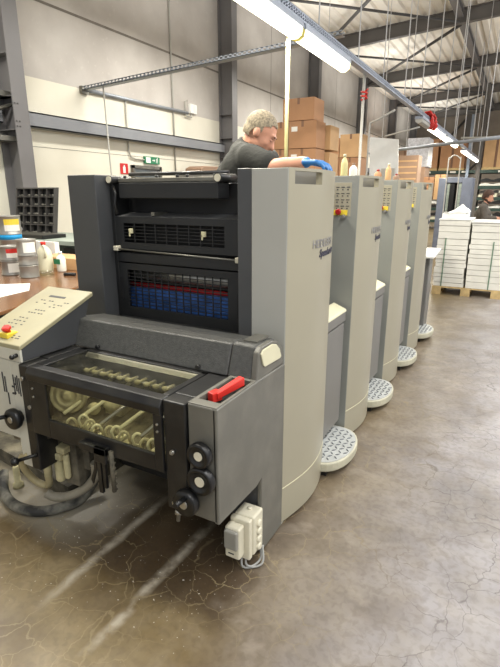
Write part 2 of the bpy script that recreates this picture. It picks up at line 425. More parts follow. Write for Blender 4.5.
# girts
for i in range(len(FR)-1):
    y0, y1 = FR[i]+0.16, FR[i+1]-0.16
    b = MB(); b.box(-6.99, -6.82, y0, y1, 2.60, 2.62); b.box(-6.99, -6.82, y0, y1, 2.80, 2.82); b.box(-6.84, -6.82, y0, y1, 2.60, 2.82)
    struct(b.build('trim_%d' % (i+1), 'girt'))
# small brackets left of first column
b = MB()
b.box(-6.98, -6.7, 4.3, 5.2, 2.35, 2.42); b.box(-6.98, -6.7, 4.3, 5.2, 2.95, 3.02)
b.tube([(-6.75,4.4,2.62),(-6.72,5.2,2.9)], 0.03, 6)
tag(b.build('wall_bracket', 'steeld'), 'galvanised bracket struts on the wall left of the nearest column', 'bracket')
# rafters, tapered I beams
for i, y in enumerate(FR):
    if i < 2: continue
    b = MB(); x0, x1 = -6.6, 11.5
    zb0, zb1 = 6.06, 6.50+(x1+7)*0.063-0.30
    def zb(x):
        t = (x-x0)/(x1-x0); return roofz(x)-0.40+0.02*t
    for (xa, xb) in ((x0,-2),(-2,3),(3,x1)):
        b.hexa([(xa,y-.09,zb(xa)),(xb,y-.09,zb(xb)),(xb,y+.09,zb(xb)),(xa,y+.09,zb(xa))],[(xa,y-.09,zb(xa)+.02),(xb,y-.09,zb(xb)+.02),(xb,y+.09,zb(xb)+.02),(xa,y+.09,zb(xa)+.02)])
        b.hexa([(xa,y-.09,roofz(xa)-.03),(xb,y-.09,roofz(xb)-.03),(xb,y+.09,roofz(xb)-.03),(xa,y+.09,roofz(xa)-.03)],[(xa,y-.09,roofz(xa)-.005),(xb,y-.09,roofz(xb)-.005),(xb,y+.09,roofz(xb)-.005),(xa,y+.09,roofz(xa)-.005)])
        b.hexa([(xa,y-.006,zb(xa)+.02),(xb,y-.006,zb(xb)+.02),(xb,y+.006,zb(xb)+.02),(xa,y+.006,zb(xa)+.02)],[(xa,y-.006,roofz(xa)-.03),(xb,y-.006,roofz(xb)-.03),(xb,y+.006,roofz(xb)-.03),(xa,y+.006,roofz(xa)-.03)])
    o = setorigin(b.build('roof_beam', 'rafter'), (0, y, 6.3))
    tag(o, ['grey roof beam overhead behind the viewer','grey roof beam crossing overhead just in front of the viewer',
            'grey roof beam above the printing press','nearest visible grey roof beam, crossing the top right corner',
            'second visible grey roof beam, just beyond the nearest one','third visible grey roof beam, seen past two nearer ones',
            'farthest grey roof beam against the far wall'][i], 'roof beam', 'roof beams across the hall')
# longitudinal beam + cross bracing rods
for i in range(len(FR)-1):
    y0, y1 = FR[i]+.15, FR[i+1]-.15
    if i >= 2:
        b = MB(); b.box(-2.4,-2.2,y0,y1,6.52,6.56); b.box(-2.4,-2.2,y0,y1,6.70,6.74); b.box(-2.31,-2.29,y0,y1,6.55,6.71)
        tag(setorigin(b.build('ridge_beam','col'), (-2.3,(y0+y1)/2,6.6)), 'lengthwise grey roof beam, '+{2:'length nearest the viewer',3:'length between the two nearest visible cross beams',4:'length between the second and third cross beams',5:'farthest length'}[i], 'roof beam', 'lengthwise roof beams')
        b = MB(); b.tube([(-6.55,y0,6.18),(-2.3,y1,6.42)], 0.035, 8)
        tag(b.build('bracing_rod','rod'), 'thin dark roof rod from wall side to the lengthwise beam, bay '+{2:'nearest the viewer',3:'second from the viewer',4:'third from the viewer',5:'farthest'}[i], 'rod', 'roof bracing rods')
        b = MB(); b.tube([(-2.3,y0,6.42),(-6.55,y1,6.18)], 0.045, 8)
        tag(b.build('bracing_rod','rod'), 'steep dark diagonal roof rod crossing the thin one, bay '+{2:'nearest the viewer',3:'second from the viewer',4:'third from the viewer',5:'farthest'}[i], 'rod', 'roof bracing rods')
# far wall framing
for k, x in enumerate((-3.6, 0.35, 3.5)):
    b = MB(); b.box(x-.18, x+.18, 35.6, 35.98, 0, 6.6); struct(b.build('trim_%d' % (10+k), 'rafter'))
b = MB(); b.tube([(-6.9,35.7,2.6),(-3.7,35.7,6.3)], .08, 6); b.tube([(-3.4,35.7,3.0),(0.3,35.7,6.6)], .08, 6); struct(b.build('trim_13','rod'))

# door with exit sign
D = thing('door_1', '', ''); del D['label']; del D['category']; D['kind'] = 'structure'; D.location = (-6.98, 8.25, 0)
b = MB(); y0, y1, h = 7.80, 8.71, 2.16
b.box(-6.995,-6.93,y0,y0+.06,0,h); b.box(-6.995,-6.93,y1-.06,y1,0,h); b.box(-6.995,-6.93,y0,y1,h-.06,h)
b.build('door_frame','steeld',D,D)
b = MB(); b.box(-6.99,-6.95,y0+.06,y1-.06,0,1.9); b.build('door_leaf','doorp',D,D)
b = MB(); b.box(-6.98,-6.955,y0+.08,y1-.08,1.93,h-.07); b.build('transom_pane','glassd',D,D)
b = MB(); b.box(-6.95,-6.90,y0+.1,y0+.13,0.98,1.0); b.box(-6.92,-6.90,y0+.1,y0+.25,.98,1.0); b.build('door_handle','steel',D,D)

S = thing('exit_sign', 'green and white emergency exit sign above the door', 'sign', (-6.99, 8.45, 2.22))
b = MB(); b.box(-6.995,-6.955,8.20,8.68,2.21,2.35); b.build('sign_case','signg',S,S)
b = MB()
b.box(-6.955,-6.953,8.24,8.38,2.225,2.335)                    # door symbol
b.box(-6.955,-6.953,8.44,8.50,2.27,2.29); b.prism([(8.49,2.25),(8.49,2.31),(8.53,2.28)],0,-6.955,-6.953)
b.box(-6.955,-6.953,8.56,8.575,2.23,2.30); b.box(-6.955,-6.953,8.60,8.615,2.23,2.30); b.box(-6.955,-6.953,8.56,8.615,2.29,2.31); b.ball((-6.954,8.60,2.325),.012)
b.build('sign_symbols','white',S,S)
S = thing('fire_sign', 'small red and white fire equipment sign on the wall left of the door', 'sign', (-6.99, 7.6, 2.0))
b = MB(); b.box(-6.995,-6.99,7.50,7.72,1.98,2.18); b.build('sign_panel','signr',S,S)
b = MB(); b.box(-6.99,-6.988,7.575,7.645,2.0,2.12); b.box(-6.99,-6.988,7.60,7.63,2.12,2.15); b.build('sign_symbol','white',S,S)

# wall conduits
def conduit(name, pts, r, m, label, cat='pipe', seg=8):
    return tag(MB().tube(pts, r, seg).build(name, m), label, cat)
conduit('wall_conduit', [(-6.97,9.25,2.05),(-6.97,9.25,6.3)], .018, 'conduit', 'tall vertical grey conduit on the wall right of the exit sign')
conduit('wall_conduit', [(-6.97,7.75,3.36),(-6.97,7.75,2.42),(-6.97,7.80,2.31),(-6.97,7.95,2.28),(-6.97,8.22,2.28)], .015, 'conduit', 'grey conduit dropping from wall tray and bending to the exit sign')
conduit('wall_conduit', [(-6.96,6.75,3.35),(-6.96,9.78,3.37)], .035, 'zinc', 'horizontal grey conduit along the upper wall between tray and junction box')
J = thing('junction_box', 'small white junction box high on the left wall', 'box', (-6.98,9.95,3.45))
MB().box(-6.995,-6.92,9.85,10.1,3.38,3.58).build('box_body','white',J,J,0.01)
MB().tube([(-6.95,9.9,3.38),(-6.95,9.9,3.30),(-6.95,9.68,3.30),(-6.95,9.68,3.6),(-6.95,9.76,3.62)],.018,8).build('box_pipe','conduit',J,J)
# perforated tray from wall
T = thing('cable_tray', 'perforated grey cable tray reaching from the left wall towards the lamps', 'cable tray', (-7,6.72,3.35))
b = MB(); x0, x1 = -6.98, -2.3
def tz(x): return 3.33+(x+7)*0.047
b.hexa([(x0,6.66,tz(x0)),(x1,6.66,tz(x1)),(x1,6.78,tz(x1)),(x0,6.78,tz(x0))],[(x0,6.66,tz(x0)+.006),(x1,6.66,tz(x1)+.006),(x1,6.78,tz(x1)+.006),(x0,6.78,tz(x0)+.006)])
for yy in (6.66,6.775):
    n_ = 60
    for zz, hh in ((0,.014),(.046,.014)):
        b.hexa([(x0,yy,tz(x0)+zz),(x1,yy,tz(x1)+zz),(x1,yy+.005,tz(x1)+zz),(x0,yy+.005,tz(x0)+zz)],[(x0,yy,tz(x0)+zz+hh),(x1,yy,tz(x1)+zz+hh),(x1,yy+.005,tz(x1)+zz+hh),(x0,yy+.005,tz(x0)+zz+hh)])
    for k in range(n_):
        xx = x0+(x1-x0)*k/n_; b.box(xx, xx+.035, yy, yy+.005, tz(xx), tz(xx)+.06)
b.build('tray_channel','zinc',T,T)
MB().box(-7,-6.94,6.64,6.80,3.28,3.40).build('wall_plate','steeld',T,T)
conduit('drop_pipe', [(-6.5,6.70,3.35),(-6.42,6.70,0.0)], .013, 'conduit', 'thin pale pipe dropping from the wall end of the cable tray')
conduit('hanger_rod', [(-2.5,6.72,3.58),(-2.5,6.72,6.72)], .004, 'wire', 'thin wire holding up the lamp end of the cable tray')

# lamp trunking and luminaires
T = thing('lamp_trunking', 'long perforated grey lamp rail hanging above the press', 'lamp rail', (-1.93,2,3.05))
b = MB()
b.box(-1.965,-1.89,1.2,24.6,3.05,3.054)
b.box(-1.965,-1.962,1.2,24.6,3.054,3.12); b.box(-1.965,-1.89,1.2,24.6,3.117,3.12)
b.box(-1.893,-1.89,1.2,24.6,3.054,3.065); b.box(-1.893,-1.89,1.2,24.6,3.082,3.090); b.box(-1.893,-1.89,1.2,24.6,3.107,3.12)
y = 1.2
while y < 14:
    b.box(-1.893,-1.89,y,y+.022,3.06,3.11); y += .05
b.box(-1.893,-1.89,14,24.6,3.06,3.11)
b.build('rail_profile','trunk',T,T)
LAMPS = [(1.50,2.95),(2.98,4.43),(4.47,5.80),(10.4,11.5),(11.8,13.7),(14.0,16.4),(18.5,20.9),(21.4,24.2)]
names = ['glowing fluorescent lamp on the rail above the feeder, nearest of all','glowing fluorescent lamp cut by the top edge of the photo','long glowing lamp above the tallest box stack, right of the beige pole',
 'unlit grey lamp housing on the rail beside the red spiral hoses','glowing lamp just beyond the red spiral hoses','glowing lamp second beyond the red spiral hoses','last but one small glowing lamp on the rail','smallest and farthest glowing lamp on the rail']
for i, (y0, y1) in enumerate(LAMPS):
    L = thing('fluorescent_lamp', names[i], 'lamp', (-1.96,(y0+y1)/2,2.9), 'lamps on the hanging rail')
    b = MB(); b.prism([(-2.04,3.0),(-2.03,3.045),(-1.885,3.045),(-1.875,3.0)],1,y0,y1); b.build('lamp_housing','trunk',L,L)
    b = MB(); b.prism([(-2.032,2.998),(-2.022,2.945),(-1.985,2.92),(-1.935,2.92),(-1.898,2.945),(-1.888,2.998)],1,y0+.012,y1-.012)
    b.build('diffuser', 'conduit' if i == 3 else 'lamp',L,L)
    if i < 3:
        for ya, yb in ((y0,y0+.012),(y1-.012,y1)):
            b = MB(); b.prism([(-2.035,2.999),(-2.025,2.941),(-1.985,2.916),(-1.935,2.916),(-1.895,2.941),(-1.885,2.999)],1,ya,yb); b.build('end_cap','lampend',L,L)
# suspension wires
wy = [3.76, 4.91, 6.22, 7.42, 8.84, 10.3, 11.9, 13.6, 15.6, 18.0, 21.0, 24.5]
wl = ['first','second','third','fourth','fifth','sixth','seventh','eighth','ninth','tenth','eleventh','twelfth']
for i, y in enumerate(wy):
    b = MB(); b.cyl((-1.93,y,3.12),(-1.93,y,roofz(-1.93)),.004+.0006*y,6)
    tag(b.build('suspension_wire','wire'), '%s thin wire from the viewer holding the lamp rail to the roof' % wl[i], 'wire', 'wires of the lamp rail')
for i, (x, y, z) in enumerate([(-0.75,10.70,2.63),(-1.35,11.16,2.63),(-2.5,12.05,2.63),(-3.2,12.59,2.63),(-1.45,17.0,3.28),(-.7,17.0,3.26),(-.1,17.0,3.24)]):
    b = MB(); b.cyl((x,y,z),(x,y,roofz(x)),.009,6)
    tag(b.build('suspension_wire','wire'), ['nearest wire holding the long cross pipe, at far right','second wire of the long cross pipe, just right of the lamp rail','wire of the long cross pipe just left of the lamp rail','leftmost wire of the long cross pipe above the white board',
      'left wire of the high far pipe','middle wire of the high far pipe','right wire of the high far pipe'][i], 'wire', 'wires of the cross pipes')
# drop poles
P1 = thing('service_pole', 'thin beige pole from the lamp rail down to the press beside the operator', 'pole', (-1.97,4.3,1.69))
MB().cyl((-1.97,4.30,1.70),(-1.97,4.30,2.90),.018,10).build('pole_tube','pole',P1,P1)
P2 = thing('service_pole', 'grey pole with red hose at its top in front of the second box stack', 'pole', (-1.97,6.65,0))
MB().cyl((-1.97,6.65,0),(-1.97,6.65,3.06),.018,10).build('pole_tube','conduit',P2,P2)
b = MB(); b.tube([(-1.95+.04*math.cos(t*1.2),6.62+.04*math.sin(t*1.2),2.88-.009*t) for t in range(14)], .011, 6); b.build('red_hose','red',P2,P2)
# bent conduits carried across
conduit('bent_pipe', spline([(-2.37,8.45,0.0),(-2.37,8.45,2.0),(-2.37,8.45,2.64),(-2.33,8.45,2.73),(-2.25,8.45,2.76),(-1.98,8.5,2.90)],4), .016, 'conduit', 'pale pipe bending over to the lamp rail left of the red spiral hoses')
conduit('cross_pipe', [(-2.62,10.5,2.72),(-1.95,10.5,2.86)], .016, 'conduit', 'short pale pipe joining the lamp rail under the red spiral hoses')
conduit('cross_pipe', [(-3.6,12.9,2.6),(-0.3,10.35,2.6)], .035, 'zinc', 'long horizontal grey pipe passing behind the lamp rail at the right')
conduit('cross_pipe', [(-1.9,17.0,3.25),(1.5,17.0,3.15)], .03, 'conduit', 'thin horizontal pipe high at the far right')
for k,(x,y) in enumerate([(-1.62,12.6)]):
    conduit('hooped_pipe', spline([(x,y,0.0),(x,y,2.2),(x+.02,y,2.38),(x+.12,y,2.46),(x+.24,y,2.38),(x+.26,y,2.2),(x+.26,y,0)],4), .013, 'conduit', 'slim pale hooped pipe standing in front of the blue grey machine')
# red spiral hoses
for k, yy in enumerate((11.15,11.6)):
    b = MB(); b.tube([(-1.93+.10*math.cos(t*1.1),yy+t*.006,3.14+.10*math.sin(t*1.1)-t*0.003) for t in range(44)], .018, 6)
    tag(b.build('spiral_hose','red'), 'red spiral air hose coiled on the lamp rail, '+('nearer coil','farther coil')[k], 'hose', 'red spiral hoses')

# ------------------------------------------------------------------ printing units
UY = [1.877, 2.875, 3.90, 4.93]
def cx(t): return -0.845+0.048*math.sin(PI*t/0.58)
CL = 0.54
def cover_curve(n=18): return [(cx(CL*i/n), CL*i/n) for i in range(n+1)]
ULAB = ['nearest press unit with black guard tower, behind the feeder','second press unit from the feeder, with red stop button seen on its grey face',
        'third press unit from the feeder, between two cream covers','fourth and farthest press unit, next to the paper pallet']
def cover_mesh(U, y0, first):
    # side cover shell with handle opening: columns over t, rows over z
    zs = [0.015, 0.205, 0.213, 1.640, 1.692, 1.705]
    n = 27; ts = [CL*i/n for i in range(n+1)]
    b = MB(); th = 0.03
    i0, i1 = 2, 13      # handle opening between these columns (0.04..0.26)
    def P(i, z, d=0): return (cx(ts[i])-d, y0+ts[i], z)
    grid = {}
    for i in range(n+1):
        for j, z in enumerate(zs): grid[i,j] = b.bm.verts.new(P(i,z)); 
    inn = {}
    for i in range(n+1):
        for j, z in enumerate(zs): inn[i,j] = b.bm.verts.new(P(i,z,th))
    def skip(i,j): return j == 3 and i0 <= i < i1
    for i in range(n):
        for j in range(len(zs)-1):
            if skip(i,j): continue
            f = b.bm.faces.new((grid[i,j],grid[i+1,j],grid[i+1,j+1],grid[i,j+1])); f.smooth = True
            b.bm.faces.new((inn[i,j],inn[i,j+1],inn[i+1,j+1],inn[i+1,j]))
    for i in range(n):
        b.bm.faces.new((grid[i,5],grid[i+1,5],inn[i+1,5],inn[i,5])); b.bm.faces.new((grid[i,0],inn[i,0],inn[i+1,0],grid[i+1,0]))
    for j in range(5):
        b.bm.faces.new((grid[0,j],grid[0,j+1],inn[0,j+1],inn[0,j])); b.bm.faces.new((grid[n,j],inn[n,j],inn[n,j+1],grid[n,j+1]))
    for i in range(i0,i1):
        b.bm.faces.new((grid[i,3],inn[i,3],inn[i+1,3],grid[i+1,3])); b.bm.faces.new((grid[i,4],grid[i+1,4],inn[i+1,4],inn[i,4]))
    b.bm.faces.new((grid[i0,3],grid[i0,4],inn[i0,4],inn[i0,3])); b.bm.faces.new((grid[i1,3],inn[i1,3],inn[i1,4],grid[i1,4]))
    cov = b.build('side_cover','cover',U,U)
    es = cov.modifiers.new('split','EDGE_SPLIT'); es.split_angle = math.radians(30)
    # back plate of handle opening
    b = MB(); b.box(-0.91,-0.885,y0+.032,y0+.50,1.60,1.702); b.build('handle_recess','midgrey',cov,U)
    # seam strip
    b = MB()
    for i in range(n):
        a, c = P(i,.207,-.0015), P(i+1,.207,-.0015)
        b.hexa([(a[0]-.004,a[1],.206),(a[0],a[1],.206),(c[0],c[1],.206),(c[0]-.004,c[1],.206)],[(a[0]-.004,a[1],.211),(a[0],a[1],.211),(c[0],c[1],.211),(c[0]-.004,c[1],.211)])
    b.build('cover_seam','cream',cov,U)
    # far return and roof of the cover box
    b = MB(); b.box(-1.2,-0.895,y0+CL-.03,y0+CL,.02,1.69); b.build('cover_return','faceg',U,U)
    # lettering
    def mp(z0, t0):
        return lambda x, y, z: (cx(min(CL,t0+x))+.0015+z, y0+t0+x, z0+y)
    text_obj('HEIDELBERG', 0.052, 'chrome', mp(1.362,0.185), 'upper_lettering', cov, U, bold=0.0006)
    text_obj('Speedmaster', 0.050, 'navy', mp(1.316,0.255), 'lower_lettering', cov, U, shear=0.25, bold=0.0012)
def make_unit(k):
    y0 = UY[k]; first = k == 0
    U = thing('printing_unit', ULAB[k], 'printing unit', (-1.45, y0, 0), 'units of the press')
    cover_mesh(U, y0, first)
    # flat front face of the housing
    xl = -1.016 if first else -1.30
    b = MB(); b.box(xl,-0.846,y0-.003,y0+.03,.0 if first else .03,1.703); b.build('front_panel','face' if first else 'faceg',U,U,0.003)  # units behind the first get the darker grey, shade painted in
    b = MB(); b.box(-1.25 if not first else -1.01,-0.905,y0+.03,y0+CL-.03,1.665,1.69); b.build('top_cover','faceg',U,U)
    # body / cylinders side frame
    b = MB(); b.box(-2.10,-1.25 if not first else -1.30,y0+.25,y0+.46,.03,1.655); b.box(-1.25 if not first else -1.0,-0.93,y0+.05,y0+CL-.05,.05,1.56 if not first else 1.5)
    b.build('machine_body','graph',U,U,0.004)
    b = MB(); b.box(-2.13,-2.10,y0+.0 if not first else y0+.16,y0+CL,.03,1.69); b.build('far_side_cover','face',U,U,0.004)
    # foot step
    ys, ye = y0+CL-.07, y0+.985
    pts = []
    for i in range(17):
        a = -PI/2+PI*i/16
        pts.append((-0.865+0.17*math.cos(a)**0.8 if math.cos(a) > 0 else -0.865, (ys+ye)/2+(ye-ys)/2*math.sin(a)))
    pts += [(-1.0,ye),(-1.0,ys)]
    b = MB(); b.prism(pts,2,.045,.10); st = b.build('foot_step','treadrim',U,U,0.008)
    c = ((min(p[0] for p in pts)+max(p[0] for p in pts))/2,(ys+ye)/2)
    ins = [(c[0]+(p[0]-c[0])*.93, c[1]+(p[1]-c[1])*.93) for p in pts]
    b = MB(); b.prism(ins,2,.10,.104); pl = b.build('tread_plate','tread',st,U)
    b = MB(); r = 0
    for iy in range(12):
        for ix in range(9):
            px = -0.98+ix*.036; py = ys+.03+iy*.038
            e = ((px+.865)/.16)**2+((py-(ys+ye)/2)/((ye-ys)/2*.9))**2 if px > -.865 else (abs(py-(ys+ye)/2)/((ye-ys)/2*.93))**2
            if e > .9: continue
            s_ = 1 if (ix+iy)%2 else -1
            dx, dy = .011, .011*s_
            nx, ny = -.0032*s_, .0032
            b.hexa([(px-dx,py-dy,.104),(px+nx,py+ny,.104),(px+dx,py+dy,.104),(px-nx,py-ny,.104)],[(px-dx,py-dy,.108),(px+nx,py+ny,.108),(px+dx,py+dy,.108),(px-nx,py-ny,.108)])
    b.build('tread_pattern','treadp',pl,U)
    MB().box(-1.0,-0.8,ys+.05,ys+.09,0,.045).build('step_bracket','black',st,U); MB().box(-1.0,-0.8,ye-.12,ye-.08,0,.045).build('step_bracket','black',st,U)
    # guard closing the gap to the next unit
    ya, yb = y0+CL, y0+0.99
    b = MB(); b.box(-0.90,-0.870,ya,yb-.05,.17,.83); b.build('gap_guard','midgrey',U,U,0.003)
    b = MB(); b.box(-0.92,-0.868,ya,yb-.03,.84,.905); b.build('guard_rail','midgrey',U,U,0.004)
    b = MB(); b.hexa([(-0.95,ya,.90),(-0.862,ya,.90),(-0.862,yb-.03,.90),(-0.95,yb-.03,.90)],[(-0.95,ya,.950),(-0.868,ya,.915),(-0.868,yb-.03,.915),(-0.95,yb-.03,.950)])
    b.build('sloped_sill','cream',U,U,0.006)
    b = MB(); b.box(-0.94,-0.92,yb-.05,yb,.15,.86); b.box(-.915,-.905,yb-.035,yb-.015,.35,.62); b.build('guard_post','black',U,U)
    b = MB(); b.box(-2.08,-0.95,ya-.05,yb-.005,.38,.45); b.build('walk_deck','tread',U,U)
    b = MB(); b.box(-1.15,-0.98,ya,yb-.005,.45,.80); b.build('inner_frame','graph',U,U)
    if not first:
        # key panel on the grey face
        y = y0-.004
        b = MB(); b.box(-1.06,-.886,y,y0,1.47,1.665); cp = b.build('key_panel','cover',U,U,0.002)
        b = MB()
        for r_ in range(4):
            for c_ in range(5):
                xx = -1.045+c_*.032; zz = 1.64-r_*.036
                b.box(xx,xx+.02,y-.002,y,zz-.003,zz+.001); b.box(xx+.004,xx+.012,y-.002,y,zz-.018,zz-.012)
        b.build('key_marks','ink',cp,U)
        b = MB(); b.box(-1.00,-.905,y-.003,y,1.478,1.508); b.build('stop_plate','yellow',cp,U)
        b = MB(); b.lathe((-.955,y-.003,1.497),(0,-1,0),[(.009,0),(.009,.016),(.018,.018),(.018,.026),(.012,.031)]); b.build('stop_button','redd',cp,U)
        b = MB(); b.lathe((-.925,y-.001,1.468),(0,-1,0),[(.014,0),(.014,.01),(.010,.03)]); b.build('side_knob','midgrey',cp,U)
    return U
units = [make_unit(k) for k in range(4)]
U1 = units[0]

# guard tower at the front of unit 1
def bevbox(name, m, dims, parent, root, bev=0.004):
    return MB().box(*dims).build(name, m, parent, root, bev)
y0 = 1.877
bevbox('tower_post','graph',(-1.088,-1.0165,y0,y0+.25,.0,1.705),U1,U1,.004)
bevbox('tower_post','graph',(-2.126,-1.93,y0,y0+.17,.03,1.695),U1,U1,.004)
bevbox('tower_inner_wall','blackg',(-1.93,-1.905,y0+.10,y0+.24,.3,1.66),U1,U1)
bevbox('tower_back','dark',(-1.93,-1.09,y0+.215,y0+.245,.3,1.65),U1,U1)
YG = 1.972
g = bevbox('ink_duct_guard','blackg',(-1.86,-1.245,YG,YG+.10,1.578,1.655),U1,U1,.004)
b = MB(); b.box(-1.87,-1.23,YG+.01,YG+.12,1.658,1.678); b.build('top_plate','steeld',U1,U1,.003)
for x in (-1.84,-1.63,-1.50,-1.44,-1.28): MB().cyl((x,YG+.03,1.678),(x,YG+.03,1.692),.008,10).build('top_screw','black',U1,U1)
b = MB(); b.cyl((-1.86,YG+.09,1.70),(-1.24,YG+.09,1.70),.010,10); b.build('top_rod','black',U1,U1)
for x in (-1.905,-1.235):
    b = MB(); b.cyl((x,YG-.02,1.672),(x,YG+.13,1.672),.021,20); rr = b.build('roller_end','black',U1,U1)
    b = MB(); b.cyl((x,YG-.024,1.672),(x,YG-.02,1.672),.017,20); b.build('roller_cap','socket',rr,U1)
b = MB(); b.tube([(-1.90,YG+.0,1.64),(-1.885,YG,1.60),(-1.895,YG,1.55),(-1.885,YG,1.50)],.008,8); b.build('side_link','black',U1,U1)
def guard(zt, zb, name, gx0, gx1, gzt, gzb, nx, nz, hooks):
    xl, xr = -1.90, -1.10
    b = MB(); t = .016
    b.box(xl,xr,YG,YG+t,gzt,zt); b.box(xl,xr,YG,YG+t,zb,gzb); b.box(xl,gx0,YG,YG+t,gzb,gzt); b.box(gx1,xr,YG,YG+t,gzb,gzt)
    G = b.build(name,'blackg',U1,U1)
    b = MB(); r = .0017
    for i in range(1,nx): x = gx0+(gx1-gx0)*i/nx; b.box(x-r*1.6,x+r*1.6,YG+.004,YG+.009,gzb,gzt)
    for j in range(1,nz): z = gzb+(gzt-gzb)*j/nz; b.box(gx0,gx1,YG+.003,YG+.008,z-r,z+r)
    b.build('grille','blackg',G,U1)
    return G
G1 = guard(1.485,1.318,'upper_guard',-1.845,-1.215,1.452,1.352,9,6,None)
b = MB(); b.prism([(YG+.002,1.486),(YG+.13,1.505),(YG+.13,1.49),(YG+.016,1.47)],0,-1.90,-1.10); b.build('guard_shelf','graph',G1,U1)
b = MB(); b.box(-1.66,-1.64,YG+.01,YG+.12,1.492,1.51)
b.build('brass_edge','steeld',G1,U1)
for x in (-1.79,-1.33):
    b = MB(); b.box(x-.006,x+.012,YG-.018,YG,1.40,1.425); b.box(x-.006,x+.002,YG-.018,YG-.012,1.385,1.41); b.build('guard_clip','bright',G1,U1,.002)
b = MB(); b.cyl((-1.885,YG-.02,1.316),(-1.12,YG-.02,1.300),.005,10); rd = b.build('guard_rod','steeld',U1,U1)
for x, z in ((-1.885,1.318),(-1.125,1.300)):
    b = MB(); b.box(x-.018,x+.014,YG-.03,YG,z-.012,z+.014); b.build('rod_end','socket',rd,U1,.004)
bevbox('ledge','blackg',(-1.90,-1.10,YG,YG+.03,1.245,1.295),U1,U1)
G2 = guard(1.24,.925,'lower_guard',-1.84,-1.20,1.205,1.0,14,11,None)
for x, z in ((-1.885,1.04),(-1.135,1.01)):
    b = MB(); b.box(x-.012,x+.012,YG-.003,YG,z,z+.12); b.build('grip_slot','dark',G2,U1,.002)
b = MB(); b.box(-1.90,-1.10,YG+.07,YG+.075,.97,1.10); b.build('blue_sheet','blue',U1,U1)
b = MB()
for i in range(5): b.box(-1.90,-1.10,YG+.06,YG+.07,.985+i*.024,.989+i*.024)
b.build('blue_sheet_ribs','blue',U1,U1)
b = MB(); b.cyl((-1.90,YG+.06,1.115),(-1.10,YG+.06,1.115),.012,10); b.build('red_bar','redd',U1,U1)
b = MB(); b.cyl((-1.90,YG+.10,1.175),(-1.10,YG+.10,1.175),.045,20); b.build('cylinder_roller','steel',U1,U1)

# ------------------------------------------------------------------ feeder
FE = thing('sheet_feeder', 'dark grey sheet feeder with glazed guard and black handwheels, nearest the viewer', 'feeder', (-1.40,1.45,0))
def fp(name, m, dims, bev=0.004, parent=None): return MB().box(*dims).build(name, m, parent or FE, FE, bev)
# right side box: L shaped profile down to the floor
prof = [(1.296,.395),(1.60,.385),(1.645,.40),(1.645,.01),(1.868,.01),(1.868,.865),(1.61,.872),(1.296,.872)]
b = MB(); b.prism(prof,0,-.862,-.840); b.build('side_panel','graphl',FE,FE,.006,3)
fp('front_face','graphl',(-.968,-.845,1.296,1.32,.40,.872),.006)
b = MB(); b.prism([(1.32,.405),(1.595,.39),(1.595,.43),(1.32,.43)],0,-.968,-.862); b.build('box_floor','graph',FE,FE)
fp('inner_side','graph',(-1.0,-.968,1.32,1.868,.39,.86))
fp('leg_panel','graph',(-1.0,-.865,1.66,1.86,.01,.40))
# top with recessed tray
zt = .872
b = MB(); b.box(-.968,-.845,1.30,1.345,zt-.02,zt+.004); b.box(-.968,-.845,1.585,1.66,zt-.02,zt+.004)
b.box(-.968,-.950,1.345,1.585,zt-.02,zt+.004); b.box(-.857,-.845,1.345,1.585,zt-.02,zt+.004)
tp = b.build('box_top','graphl',FE,FE,.002)
b = MB(); b.box(-.950,-.857,1.345,1.585,zt-.035,zt-.030); b.build('tray_recess','black',tp,FE)
# black post beside the window
fp('guard_post','black',(-1.073,-.972,1.285,1.36,.405,.868),.006)
fp('guard_post_top','black',(-1.073,-.972,1.36,1.60,.835,.868),.004)
b = MB()
for z in (.66,.44): b.cyl((-1.035,1.285,z),(-1.035,1.275,z),.010,10); b.cyl((-1.035,1.275,z),(-1.035,1.27,z),.006,6)
b.build('post_bolt','steel',FE,FE)
fp('guard_post','black',(-1.893,-1.832,1.285,1.40,.335,.865),.006)
fp('guard_post_top','black',(-1.893,-1.832,1.40,1.60,.835,.868),.004)
b = MB()
for x, z in ((-1.872,.80),(-1.845,.665)): b.cyl((x,1.285,z),(x,1.277,z),.010,10)
b.build('post_bolt','steel',FE,FE)
# window guard: frame, front bar, panes
W = thing('guard_dummy','x','x'); bpy.data.objects.remove(W)
xl, xr = -1.828, -1.076
b = MB(); b.prism([(1.272,.805),(1.268,.84),(1.285,.868),(1.33,.868),(1.33,.852),(1.29,.805)],0,xl,xr); b.build('guard_bar','black',FE,FE,.005,3)
b = MB(); b.box(xl,-1.715,1.276,1.292,.545,.815); b.box(-1.118,xr,1.276,1.292,.56,.815); b.hexa([(-1.715,1.276,.545),(-1.118,1.276,.56),(-1.118,1.292,.56),(-1.715,1.292,.545)],[(-1.715,1.276,.635),(-1.118,1.276,.630),(-1.118,1.292,.630),(-1.715,1.292,.635)])
wf = b.build('window_frame','black',FE,FE,.003)
b = MB(); b.box(-1.715,-1.118,1.282,1.286,.63,.815); b.build('front_pane','glass',wf,FE)
for x, z in ((xr-.02,.735),(xr-.02,.765),(xl+.03,.77),(xl+.03,.73)): MB().cyl((x,1.276,z),(x,1.270,z),.005,8).build('frame_screw','steel',wf,FE)
b = MB(); b.box(xl,xl+.06,1.33,1.60,.845,.868); b.box(xr-.03,xr,1.33,1.60,.845,.868); b.box(xl,xr,1.575,1.605,.845,.868)
tf = b.build('top_window_frame','black',FE,FE,.003)
b = MB(); b.box(xl+.06,xr-.03,1.33,1.575,.858,.862); b.build('top_pane','glasst',tf,FE)
